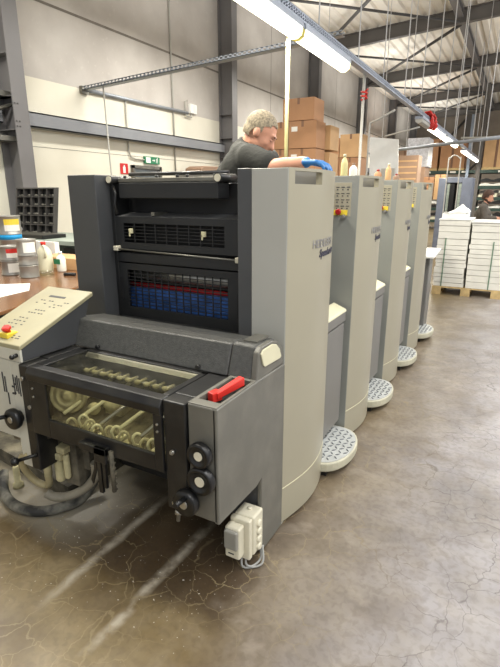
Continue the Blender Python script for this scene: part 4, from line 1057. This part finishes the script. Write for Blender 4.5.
# blue grey machine
BM = thing('grey_machine','blue grey machine with dark upright opening beyond the paper stacks','machine',(-1.6,14.2,0))
MB().box(-1.99,-1.78,14.0,14.6,0,2.0).build('left_column','bluegrey',BM,BM,.01)
MB().box(-1.42,-1.16,14.0,14.6,0,2.0).build('right_column','bluegrey',BM,BM,.01)
MB().box(-1.78,-1.42,14.0,14.6,1.88,2.02).build('top_bridge','bluegrey',BM,BM,.01)
MB().box(-1.78,-1.42,14.3,14.5,0,1.88).build('dark_opening','dark',BM,BM)
for x in (-1.77,-1.49):
    b = MB(); b.box(x,x+.07,14.04,14.06,.88,1.87)
    for i in range(10): b.box(x+.002,x+.068,14.02,14.045,.9+i*.095,.97+i*.095)
    b.build('pale_ladder_strip','paleg',BM,BM)
MB().box(-1.70,-1.58,13.98,14.02,.5,1.86).build('dark_band','monitor',BM,BM)

# brown roll-topped box near the wall
WC = thing('wall_cabinet','tall grey cabinet against the wall, hidden behind the press','cabinet',(-6.6,9.9,0))
MB().box(-6.95,-6.3,9.3,10.6,0,2.03).build('cabinet_body','midgrey',WC,WC,.01)
b = MB(); b.prism([(9.45,2.03),(9.45,2.16),(9.6,2.21),(10.2,2.22),(10.35,2.14),(10.5,2.10),(10.5,2.03)],0,-6.85,-6.4)
tag(setorigin(b.build('brown_bundle','card3',None,None,.02),(-6.6,9.98,2.03)), 'brown wrapped bundle on top of the cabinet right of the exit door', 'bundle')

# ------------------------------------------------------------------ table with cans (left)
TB = thing('work_table','brown wooden work table at the left behind the console','table',(-4,2.7,0))
poly = [(-3.05,1.5),(-2.93,1.92),(-3.19,2.79),(-3.49,3.34),(-3.7,3.75),(-5.2,3.75),(-5.2,1.5)]
MB().prism(poly,2,.825,.85).build('table_top','table',TB,TB,.004)
MB().prism([(x_-.02 if x_>-5 else x_,y_) for x_,y_ in poly],2,.79,.825).build('table_edge','black',TB,TB)
MB().prism([(-3.3,1.6),(-3.25,1.95),(-3.45,2.75),(-3.75,3.3),(-3.9,3.65),(-5.1,3.65),(-5.1,1.6)],2,0,.79).build('table_base','blackg',TB,TB)
b = MB(); b.prism([(-3.36,2.2),(-3.40,2.50),(-3.66,2.71),(-3.86,2.55),(-4.3,1.9),(-3.6,1.6)],2,.851,.853); tag(setorigin(b.build('paper_sheet','white'),(-3.6,2.3,.851)), 'white sheet of paper at the front of the wooden table', 'paper')
def can(x, y, z, r, h, label, labm, grp='ink cans on the wooden table', lid=False):
    B = thing('ink_can',label,'can',(x,y,z),grp)
    b = MB(); b.lathe((x,y,z),(0,0,1),[(r,0),(r*1.02,.004),(r*.99,.01),(r*.99,h-.014),(r*1.03,h-.010),(r*1.03,h-.003),(r*.97,h-.001),(r*.94,h-.006),(.01,h-.006)],32); b.build('can_body','tin',B,B)
    # paper label: curved patch facing the press
    if labm:
        b = MB(); a0 = math.atan2(0-y,0-x); n_ = 6
        for i in range(n_):
            a, c = a0-.35+1.3*i/n_, a0-.35+1.3*(i+1)/n_
            for (zz0,zz1,k_) in ((z+h*.2,z+h*.52,0),(z+h*.52,z+h*.82,1)):
                b.mi = k_; R = r*1.01
                b.hexa([(x+R*math.cos(a),y+R*math.sin(a),zz0),(x+R*math.cos(c),y+R*math.sin(c),zz0),(x+(R+.002)*math.cos(c),y+(R+.002)*math.sin(c),zz0),(x+(R+.002)*math.cos(a),y+(R+.002)*math.sin(a),zz0)],
                       [(x+R*math.cos(a),y+R*math.sin(a),zz1),(x+R*math.cos(c),y+R*math.sin(c),zz1),(x+(R+.002)*math.cos(c),y+(R+.002)*math.sin(c),zz1),(x+(R+.002)*math.cos(a),y+(R+.002)*math.sin(a),zz1)])
        b.build('paper_label',['label',labm],B,B)
    return B
can(-3.97,2.95,.851,.085,.115,'lowest plain ink can of the three can stack','')
can(-3.98,2.96,.967,.086,.085,'middle shallow ink can of the three can stack','')
can(-3.97,2.95,1.053,.085,.150,'top ink can of the three can stack, with white label','label')
can(-4.25,2.97,.851,.092,.140,'lower ink can with white label at the left edge','label')
can(-4.25,2.97,.992,.092,.135,'ink can with red label at the left edge','red')
can(-4.85,3.42,.851,.115,.28,'large ink can at the left edge below a bright blue lid','')
lidp = bpy.data.objects['ink_can.005']
b = MB(); b.lathe((-4.85,3.42,1.128),(0,0,1),[(.119,0),(.119,.045),(.115,.047)],32); b.build('blue_lid','cyan',lidp,lidp)
can(-4.88,3.44,1.177,.125,.20,'ink can with yellow label at the left edge, topmost of its stack','yellow')
def jug(x, y, z):
    B = thing('plastic_jug','milky plastic jug with red cap beside the ink cans','jug',(x,y,z))
    b = MB()
    prof = [(.072,0),(.075,.01),(.075,.15),(.07,.19),(.05,.23),(.022,.255),(.020,.265)]
    b.lathe((x,y,z),(0,0,1),prof,24)
    b.tube(spline([(x+.02,y-.02,z+.255),(x+.06,y-.04,z+.25),(x+.085,y-.05,z+.19),(x+.07,y-.045,z+.15)],4),.012,8)
    b.build('jug_body','plastw',B,B)
    MB().cyl((x,y,z+.262),(x,y,z+.295),.024,16).build('jug_cap','red',B,B)
jug(-4.13,3.26,.851)
bottle('plastic_bottle',-3.97,3.32,.851,.045,.20,'paper','white','small white bottle with green print right of the milky jug')
b = MB(); b.box(-4.02,-3.93,3.272,3.275,.93,.98); 
o = b.build('green_print','signg'); o.parent = bpy.data.objects['plastic_bottle']; o.location = -Vector((-3.97,3.32,.851))
b = MB(); b.lathe((-3.98,3.12,.851),(0,0,1),[(.085,0),(.09,.004),(.088,.028),(.082,.028),(.082,.008),(.01,.006)],24); tag(setorigin(b.build('glass_dish','glass'),(-3.98,3.12,.851)), 'shallow clear dish in front of the milky jug', 'dish')
b = MB(); b.box(-4.45,-3.78,3.42,3.70,.851,.97); tag(setorigin(b.build('wooden_box','card2',None,None,.004),(-4.1,3.55,.851)), 'pale brown flat box at the back of the wooden table', 'box')
b = MB(); b.box(-4.05,-3.93,3.38,3.41,.0,.0)
b.bm.free()
b = MB(); b.lathe((-3.70,3.18,.862),(1,.4,0),[(.012,-.06),(.018,-.05),(.018,.05),(.012,.06)],12); tag(setorigin(b.build('black_tool','rubber'),(-3.70,3.18,.851)), 'short black tool lying on the wooden table near the press', 'tool')
b = MB(); b.box(-3.45,-3.15,3.38,3.46,.70,.76); tag(setorigin(b.build('drawer_rail','white'),(-3.3,3.42,.70)), 'white rail end of the green drawer beside the press', 'rail')

# second bench with compartment case
GB = thing('green_bench','dark green metal bench behind the wooden table','bench',(-5,4.4,0))
MB().box(-6.5,-4.15,3.95,4.9,1.02,1.07).build('bench_top','paleg',GB,GB,.004)
MB().box(-6.45,-4.2,4.05,4.85,0,1.02).build('bench_body','green',GB,GB,.004)
MB().box(-4.75,-4.3,4.03,4.06,.80,.98).build('bench_opening','dark',GB,GB)
b = MB(); b.box(-4.60,-4.30,3.98,4.05,.82,.85); b.build('drawer_edge','white',GB,GB)
b = MB(); b.box(-5.15,-4.45,3.66,3.72,.851,1.09); tag(setorigin(b.build('white_board','white'),(-4.8,3.7,.851)), 'white panel standing at the back of the wooden table', 'panel')
CS = thing('compartment_case','open black case with its lid of small compartments propped up','case',(-4.95,4.15,1.07))
# base flat
MB().box(-5.95,-5.02,3.97,4.32,1.071,1.115).build('case_base','rubber',CS,CS,.004)
MB().box(-5.92,-5.05,4.0,4.30,1.116,1.120).build('case_mat','steeld',CS,CS)
# lid leaning back
lx0, lx1, hz = -5.93, -5.20, .58
def LP(x, u, d):   # u up along lid, d depth forward
    return (x+ -0.05*u/hz*0, 4.33+.10*u/hz+ -d, 1.10+u)
b = MB()
b.hexa([LP(lx0,0,0),LP(lx1,0,0),LP(lx1,0,-.01),LP(lx0,0,-.01)],[LP(lx0,hz,0),LP(lx1,hz,0),LP(lx1,hz,-.01),LP(lx0,hz,-.01)])
b.build('lid_back','dark',CS,CS)
b = MB(); nc, nr = 5, 5; dd = .06
for i in range(nc+1):
    x = lx0+(lx1-lx0)*i/nc; t = .004 if 0 < i < nc else .008
    b.hexa([LP(x-t,0,dd),LP(x+t,0,dd),LP(x+t,0,0),LP(x-t,0,0)],[LP(x-t,hz,dd),LP(x+t,hz,dd),LP(x+t,hz,0),LP(x-t,hz,0)])
for j in range(nr+1):
    u = hz*j/nr; t = .004 if 0 < j < nr else .008
    u = min(max(u,t),hz-t)
    b.hexa([LP(lx0,u-t,dd),LP(lx1,u-t,dd),LP(lx1,u-t,0),LP(lx0,u-t,0)],[LP(lx0,u+t,dd),LP(lx1,u+t,dd),LP(lx1,u+t,0),LP(lx0,u+t,0)])
b.build('lid_dividers','rod',CS,CS)
random.seed(9); b = MB()
for i in range(nc):
    for j in range(nr):
        for q in range(3):
            x = lx0+(lx1-lx0)*(i+.2+.6*random.random())/nc; u = hz*j/nr+.02
            p = LP(x,u,.03); b.ball(p,.010+.008*random.random(),6,4,(1.5,1,.8))
o = b.build('small_fittings','steeld',CS,CS); o['kind'] = 'stuff'
b = MB()
for k in range(14): b.ball((-5.62+random.uniform(-.10,.10),4.05+random.uniform(-.04,.06),1.14+random.uniform(0,.05)),random.uniform(.02,.045),10,6)
o = b.build('rag','wrap'); r = o.modifiers.new('r','REMESH'); r.mode='VOXEL'; r.voxel_size=.012
tag(setorigin(o,(-5.62,4.05,1.13)), 'crumpled grey blue rag on the front of the open case', 'rag')
b = MB(); b.ball((-6.10,4.05,1.12),.05,12,8,(1,1,.95)); b.ball((-6.03,4.03,1.105),.035,12,8); b.ball((-6.17,4.06,1.11),.04)
o = b.build('red_object','red'); tag(setorigin(o,(-6.10,4.05,1.07)), 'small red bundle on the bench left of the open case', 'bundle')

# ------------------------------------------------------------------ people
def capsule(b, p, q, r0, r1, n=6):
    p, q = Vector(p), Vector(q); k = max(2, int((q-p).length/min(r0,r1)*1.5)+1)
    b.tube([p.lerp(q,i/k) for i in range(k+1)], [r0+(r1-r0)*i/k for i in range(k+1)], 14)
    b.ball(p, r0, 14, 10); b.ball(q, r1, 14, 10)
def ell(b, c, sx, sy, sz, rot=None): b.ball(c, 1, 24, 16, (sx,sy,sz), rot)
def remesh(b, name, m, vox, parent, root, smooth=4):
    o = b.build(name+'_src', m)
    r = o.modifiers.new('r','REMESH'); r.mode = 'VOXEL'; r.voxel_size = vox; r.use_smooth_shade = True
    s = o.modifiers.new('s','SMOOTH'); s.factor = .5; s.iterations = smooth
    dg = bpy.context.evaluated_depsgraph_get(); dg.update()
    me = bpy.data.meshes.new_from_object(o.evaluated_get(dg)); bpy.data.objects.remove(o)
    me.name = name
    if root is not None: me.transform(Matrix.Translation(-Vector(root.location)))
    o = bpy.data.objects.new(name, me); COL.objects.link(o); o.parent = parent
    return o

def head(b, c, f, pitch, s=1.0):
    """Add head shapes; c centre, f heading angle in xy, pitch down angle."""
    R = Matrix.Rotation(f,4,'Z') @ Matrix.Rotation(pitch,4,'Y')
    def H(x,y,z): return Vector(c)+ (R @ Vector((x*s,y*s,z*s)))
    ell(b, H(-.012,0,.03), .094*s,.076*s,.085*s, R)       # cranium
    ell(b, H(.030,0,-.02), .062*s,.062*s,.088*s, R)        # face
    ell(b, H(.045,0,-.078), .036*s,.036*s,.026*s, R)       # chin
    ell(b, H(.005,0,-.055), .055*s,.056*s,.040*s, R)       # jaw
    capsule(b, H(.086,0,.012), H(.108,0,-.028), .008*s,.014*s)   # nose
    ell(b, H(.078,0,.030), .016*s,.048*s,.012*s, R)        # brow
    ell(b, H(.084,0,-.058), .012*s,.024*s,.010*s, R)       # lips
    for sg in (-1,1):
        ell(b, H(-.008,.076*sg,-.008), .018*s,.009*s,.030*s, R)  # ears
        ell(b, H(.058,.036*sg,-.022), .022*s,.022*s,.020*s, R)   # cheeks
    return H, R
def face_bits(H, R, body, root, s, eyec='ink'):
    for sg in (-1,1):
        b = MB(); b.ball(H(.077,.030*sg,.004), .0085*s, 10, 8); e = b.build('eyelid','skin',body,root)
        b = MB(); ell(b, H(.085,.030*sg,.0), .002*s,.008*s,.0018*s, R); b.build('eyelash_line',eyec,e,root)
        b = MB(); ell(b, H(.090,.030*sg,.030), .004*s,.015*s,.0035*s, R); b.build('eyebrow','hairb',body,root)
    b = MB(); ell(b, H(.092,0,-.058), .006*s,.018*s,.002*s, R); b.build('mouth_line','redd',body,root)

# operator
OP = thing('person','person with short grey hair and black t-shirt bending over the press with a blue glove','person',(-1.6,2.64,.45))
yc = 2.64
body = MB()
hip = Vector((-1.68,yc,1.28)); chest = Vector((-1.50,yc,1.68))
hc_ = Vector((-1.366,yc-.015,1.932)); HF, HPI = .30, .62
capsule(body, hip, chest, .135,.14)
capsule(body, (-1.49,yc,1.80), (-1.42,yc-.01,1.90), .066,.058)
H1, R1 = head(body, hc_, HF, HPI, .98)
shR, elR, wrR = Vector((-1.335,yc-.165,1.790)), Vector((-1.185,yc-.215,1.735)), Vector((-1.005,yc-.215,1.755))
shL, elL, wrL = Vector((-1.40,yc+.15,1.78)), Vector((-1.24,yc+.15,1.60)), Vector((-1.05,yc+.05,1.62))
capsule(body, shR, elR, .056,.046); capsule(body, elR, elR.lerp(wrR,.35), .045,.044); capsule(body, elR.lerp(wrR,.35), wrR, .044,.029)
capsule(body, shL, elL, .056,.045); capsule(body, elL, wrL, .044,.029)
for sg, wr, tgt in ((-1,wrR,None),(1,wrL,None)): pass
for sg in (-1,1):
    hp = Vector((-1.66,yc+.09*sg,1.24)); kn = Vector((-1.60,yc+.10*sg,.90)); an = Vector((-1.68,yc+.10*sg,.53))
    capsule(body, hp, kn, .088,.058); capsule(body, kn, an, .056,.038)
    capsule(body, (-1.70,yc+.10*sg,.485), (-1.56,yc+.11*sg,.483), .034,.030)
bo = remesh(body,'body','skin',.0085,OP,OP,3)
face_bits(H1,R1,bo,OP,.98)
# left bare hand (hidden) and right gloved hand
def hand(wr, d, side, s, m, name, parent, root, curl=.35):
    d = Vector(d).normalized(); up = Vector((0,0,1)); lat = d.cross(up).normalized()*side; up = lat.cross(d).normalized()*side
    if up.z < 0: up = -up
    b = MB(); wr = Vector(wr)
    capsule(b, wr-d*.03*s, wr+d*.01*s, .030*s,.027*s)
    for k in range(4):
        capsule(b, wr+d*.01*s+lat*(-.020+.013*k)*s, wr+d*.085*s+lat*(-.030+.020*k)*s-up*.004, .016*s,.0125*s)
    for k, L in enumerate((.068,.078,.073,.056)):
        p0 = wr+d*.085*s+lat*(-.030+.020*k)*s-up*.004
        p1 = p0+(d*math.cos(curl)-up*math.sin(curl))*L*.5*s+lat*(-.004+.003*k)*s
        p2 = p1+(d*math.cos(curl*2)-up*math.sin(curl*2))*L*.3*s
        p3 = p2+(d*math.cos(curl*2.8)-up*math.sin(curl*2.8))*L*.25*s
        capsule(b,p0,p1,.0105*s,.0095*s); capsule(b,p1,p2,.0095*s,.009*s); capsule(b,p2,p3,.009*s,.0078*s)
    t0 = wr+d*.025*s-lat*.026*s; t1 = t0+(d*.8-lat*.55-up*.25).normalized()*.045*s; t2 = t1+(d*.95-lat*.1-up*.3).normalized()*.03*s
    capsule(b,t0,t1,.0145*s,.0115*s); capsule(b,t1,t2,.0112*s,.009*s)
    return remesh(b,name,m,.0042,parent,root,2)
hand(wrR,(1,-.10,.02),1,1.0,'glove','glove',OP,OP,.42)
hand(wrL,(.6,-.2,-.5),-1,1.0,'glove','glove',OP,OP,.4)
# t-shirt
sh = MB()
capsule(sh,(-1.68,yc,1.25),(-1.62,yc,1.45),.165,.172)
capsule(sh,(-1.62,yc,1.45),(-1.515,yc,1.68),.172,.150)
capsule(sh,(-1.455,yc-.08,1.735),(-1.455,yc+.08,1.735),.122,.122)
capsule(sh,(-1.38,yc-.13,1.785),(-1.40,yc+.13,1.785),.088,.088)
capsule(sh,(-1.43,yc-.10,1.80),(-1.49,yc-.01,1.83),.082,.078)
capsule(sh,(-1.49,yc-.01,1.82),(-1.468,yc-.01,1.858),.080,.068)
for s_, e_ in ((shR,elR),(shL,elL)):
    capsule(sh, s_+Vector((-.02,0,0)), s_.lerp(e_,.72), .078,.070)
remesh(sh,'t_shirt','shirt',.010,OP,OP,4)
tr = MB(); capsule(tr,(-1.66,yc,1.22),(-1.66,yc,1.28),.15,.15)
for sg in (-1,1):
    capsule(tr,(-1.66,yc+.09*sg,1.22),(-1.60,yc+.10*sg,.90),.105,.078); capsule(tr,(-1.60,yc+.10*sg,.90),(-1.68,yc+.10*sg,.56),.076,.062)
remesh(tr,'trousers','trouser',.012,OP,OP,3)
for sg in (-1,1):
    b = MB(); capsule(b,(-1.72,yc+.10*sg,.495),(-1.55,yc+.11*sg,.490),.045,.038); remesh(b,'shoe','rubber',.01,OP,OP,2)
# hair: cap over cranium, cut away from the face and neck
def hair(H, R, c, m, s, parent, root, low=-.045, front=.055, puff=.008, top=0):
    b = MB()
    ell(b, H(-.014,0,.034), (.094+puff)*s,(.076+puff)*s,(.087+puff+top)*s, R)
    ell(b, H(-.040,0,-.012), (.062+puff)*s,(.068+puff*.8)*s,(.058+puff)*s, R)
    o = b.build('hair_src',m); r = o.modifiers.new('r','REMESH'); r.mode='VOXEL'; r.voxel_size=.006; r.use_smooth_shade=True
    dg = bpy.context.evaluated_depsgraph_get(); dg.update(); me = bpy.data.meshes.new_from_object(o.evaluated_get(dg)); bpy.data.objects.remove(o)
    bm = bmesh.new(); bm.from_mesh(me); Ri = R.to_3x3().inverted(); C0 = H(0,0,0); kill = []
    for v in bm.verts:
        q = (Ri @ (v.co-C0))/s
        lowz = low if q.x < -.035 else (low+.05+.0*(q.x) if q.x < .02 else .045+(q.x-.02)*.5)
        if q.z < lowz or (q.x > front and q.z < .075): kill.append(v)
        else: v.co += Vector(noise.noise_vector(v.co*90))*.0012*s
    bmesh.ops.delete(bm, geom=kill, context='VERTS'); bm.to_mesh(me); bm.free()
    me.transform(Matrix.Translation(-Vector(root.location))); me.name='hair'
    o = bpy.data.objects.new('hair',me); COL.objects.link(o); o.parent = parent
    return o
hair(H1,R1,hc_,'hairg',.98,OP,OP,low=-.05,front=.05,puff=.004)

# distant person
P2_ = thing('person','person with dark beard and brown grey sweater standing at a desk in the distance','person',(-.72,11.0,0))
b2 = MB(); y2 = 11.0
capsule(b2,(-.66,y2,.95),(-.665,y2,1.22),.12,.12); capsule(b2,(-.65,y2,1.36),(-.62,y2,1.46),.055,.05)
H2, R2 = head(b2,(-.60,y2,1.535),-.05,.30,1.0)
for sg in (-1,1):
    capsule(b2,(-.66,y2+.09*sg,.90),(-.65,y2+.09*sg,.48),.085,.058); capsule(b2,(-.65,y2+.09*sg,.48),(-.67,y2+.09*sg,.09),.055,.038)
    capsule(b2,(-.67,y2+.09*sg,.04),(-.53,y2+.10*sg,.035),.033,.03)
    sH, eL, wR = Vector((-.65,y2+.16*sg,1.33)), Vector((-.60,y2+.20*sg,1.14)), Vector((-.38,y2+.14*sg,1.13))
    capsule(b2,sH,eL,.05,.042); capsule(b2,eL,wR,.04,.028)
bo2 = remesh(b2,'body','skin',.011,P2_,P2_,3)
face_bits(H2,R2,bo2,P2_,1.0)
for sg in (-1,1): hand((-.38,y2+.14*sg,1.13),(1,0,-.15),-sg,1.0,'skin','hand',bo2,P2_,.3)
b2 = MB(); capsule(b2,(-.67,y2,.98),(-.66,y2,1.20),.155,.16); capsule(b2,(-.665,y2-.09,1.24),(-.665,y2+.09,1.24),.125,.125); capsule(b2,(-.66,y2-.13,1.32),(-.66,y2+.13,1.32),.088,.088); capsule(b2,(-.655,y2,1.34),(-.645,y2,1.40),.07,.066)
for sg in (-1,1):
    capsule(b2,(-.65,y2+.16*sg,1.33),(-.60,y2+.20*sg,1.14),.074,.062); capsule(b2,(-.60,y2+.20*sg,1.14),(-.42,y2+.15*sg,1.13),.056,.042)
remesh(b2,'sweater','sweat',.012,P2_,P2_,3)
b2 = MB(); capsule(b2,(-.67,y2,.93),(-.67,y2,.98),.14,.145)
for sg in (-1,1): capsule(b2,(-.66,y2+.09*sg,.90),(-.65,y2+.09*sg,.48),.10,.075); capsule(b2,(-.65,y2+.09*sg,.48),(-.67,y2+.09*sg,.12),.074,.062)
remesh(b2,'trousers','trouser',.013,P2_,P2_,3)
for sg in (-1,1):
    b = MB(); capsule(b,(-.70,y2+.09*sg,.045),(-.52,y2+.10*sg,.04),.044,.038); remesh(b,'shoe','rubber',.01,P2_,P2_,2)
hair(H2,R2,None,'hairb',1.0,P2_,P2_,low=-.06,puff=.016,top=.014)
b = MB(); ell(b,H2(.035,0,-.075),.054,.058,.036,R2); ell(b,H2(.000,0,-.055),.05,.068,.04,R2); remesh(b,'beard','hairb',.008,P2_,P2_,2)
# desk and monitor
DK = thing('desk','grey desk with cut sheets where the distant bearded person works','desk',(-.1,10.85,0))
MB().box(-.42,.9,10.5,11.3,1.05,1.09).build('desk_top','conduit',DK,DK,.004)
for x in (-.38,.80):
    for y in (10.54,11.2): MB().box(x,x+.05,y,y+.05,0,1.05).build('leg','steeld',DK,DK)
MN = thing('monitor','black monitor on the desk facing the distant bearded person','monitor',(-.25,10.8,1.09))
MB().box(-.33,.12,10.72,10.75,1.14,1.47).build('screen_housing','monitor',MN,MN,.005)
MB().box(-.14,-.08,10.75,10.79,1.11,1.30).build('monitor_stand','monitor',MN,MN)
MB().box(-.22,.0,10.70,10.86,1.09,1.105).build('monitor_foot','monitor',MN,MN)

# ------------------------------------------------------------------ light
def area(name, loc, size, sy, power, color=(1,1,1), rot=(0,0,0)):
    l = bpy.data.lights.new(name,'AREA'); l.shape = 'RECTANGLE'; l.size = size; l.size_y = sy; l.energy = power; l.color = color
    o = bpy.data.objects.new(name,l); COL.objects.link(o); o.location = loc; o.rotation_euler = rot; return o
for i, (y0_, y1_) in enumerate(LAMPS[:3]+LAMPS[4:]):
    area('lamp_light',(-1.96,(y0_+y1_)/2,2.885),.16,y1_-y0_,55,(1,.95,.82))
for x in (1.2, 5.0):  # unseen fill lights added to brighten the hall, upward ones for the roof
    for y in (-2, 1.5, 5, 9, 13, 18, 24, 30):
        area('hall_fill_light',(x,y,4.6),.3,2.4,105,(.97,.98,1)); area('roof_fill_uplight',(x,y,4.75),.3,2.4,60,(1,.99,.96),(PI,0,0))
for y in (3, 8, 13.5, 20, 26, 32):  # added fill row on the left, brightening wall and roof; no fittings modelled
    area('hall_fill_light',(-5.0,y,4.6),.3,2.4,160,(1,.97,.9)); area('roof_fill_uplight',(-5.0,y,4.75),.3,2.4,60,(1,.99,.96),(PI,0,0))
w = bpy.data.worlds.new('daylight'); bpy.context.scene.world = w; w.use_nodes = True
bg = w.node_tree.nodes['Background']; bg.inputs['Color'].default_value = (.94,.97,1.0,1); bg.inputs['Strength'].default_value = 0.7

# ------------------------------------------------------------------ camera
cam = bpy.data.cameras.new('camera'); co = bpy.data.objects.new('camera',cam); COL.objects.link(co)
co.location = (0,0,1.6); co.rotation_euler = (math.radians(90-16.205),0,math.radians(28.641))
cam.sensor_fit = 'HORIZONTAL'; cam.sensor_width = 36; cam.lens = 480/500*36; cam.clip_start = .05; cam.clip_end = 200
sc = bpy.context.scene; sc.camera = co
sc.view_settings.view_transform = 'Standard'; sc.view_settings.look = 'None'; sc.view_settings.gamma = 1; sc.view_settings.use_curve_mapping = False
sc.view_settings.exposure = 0.0
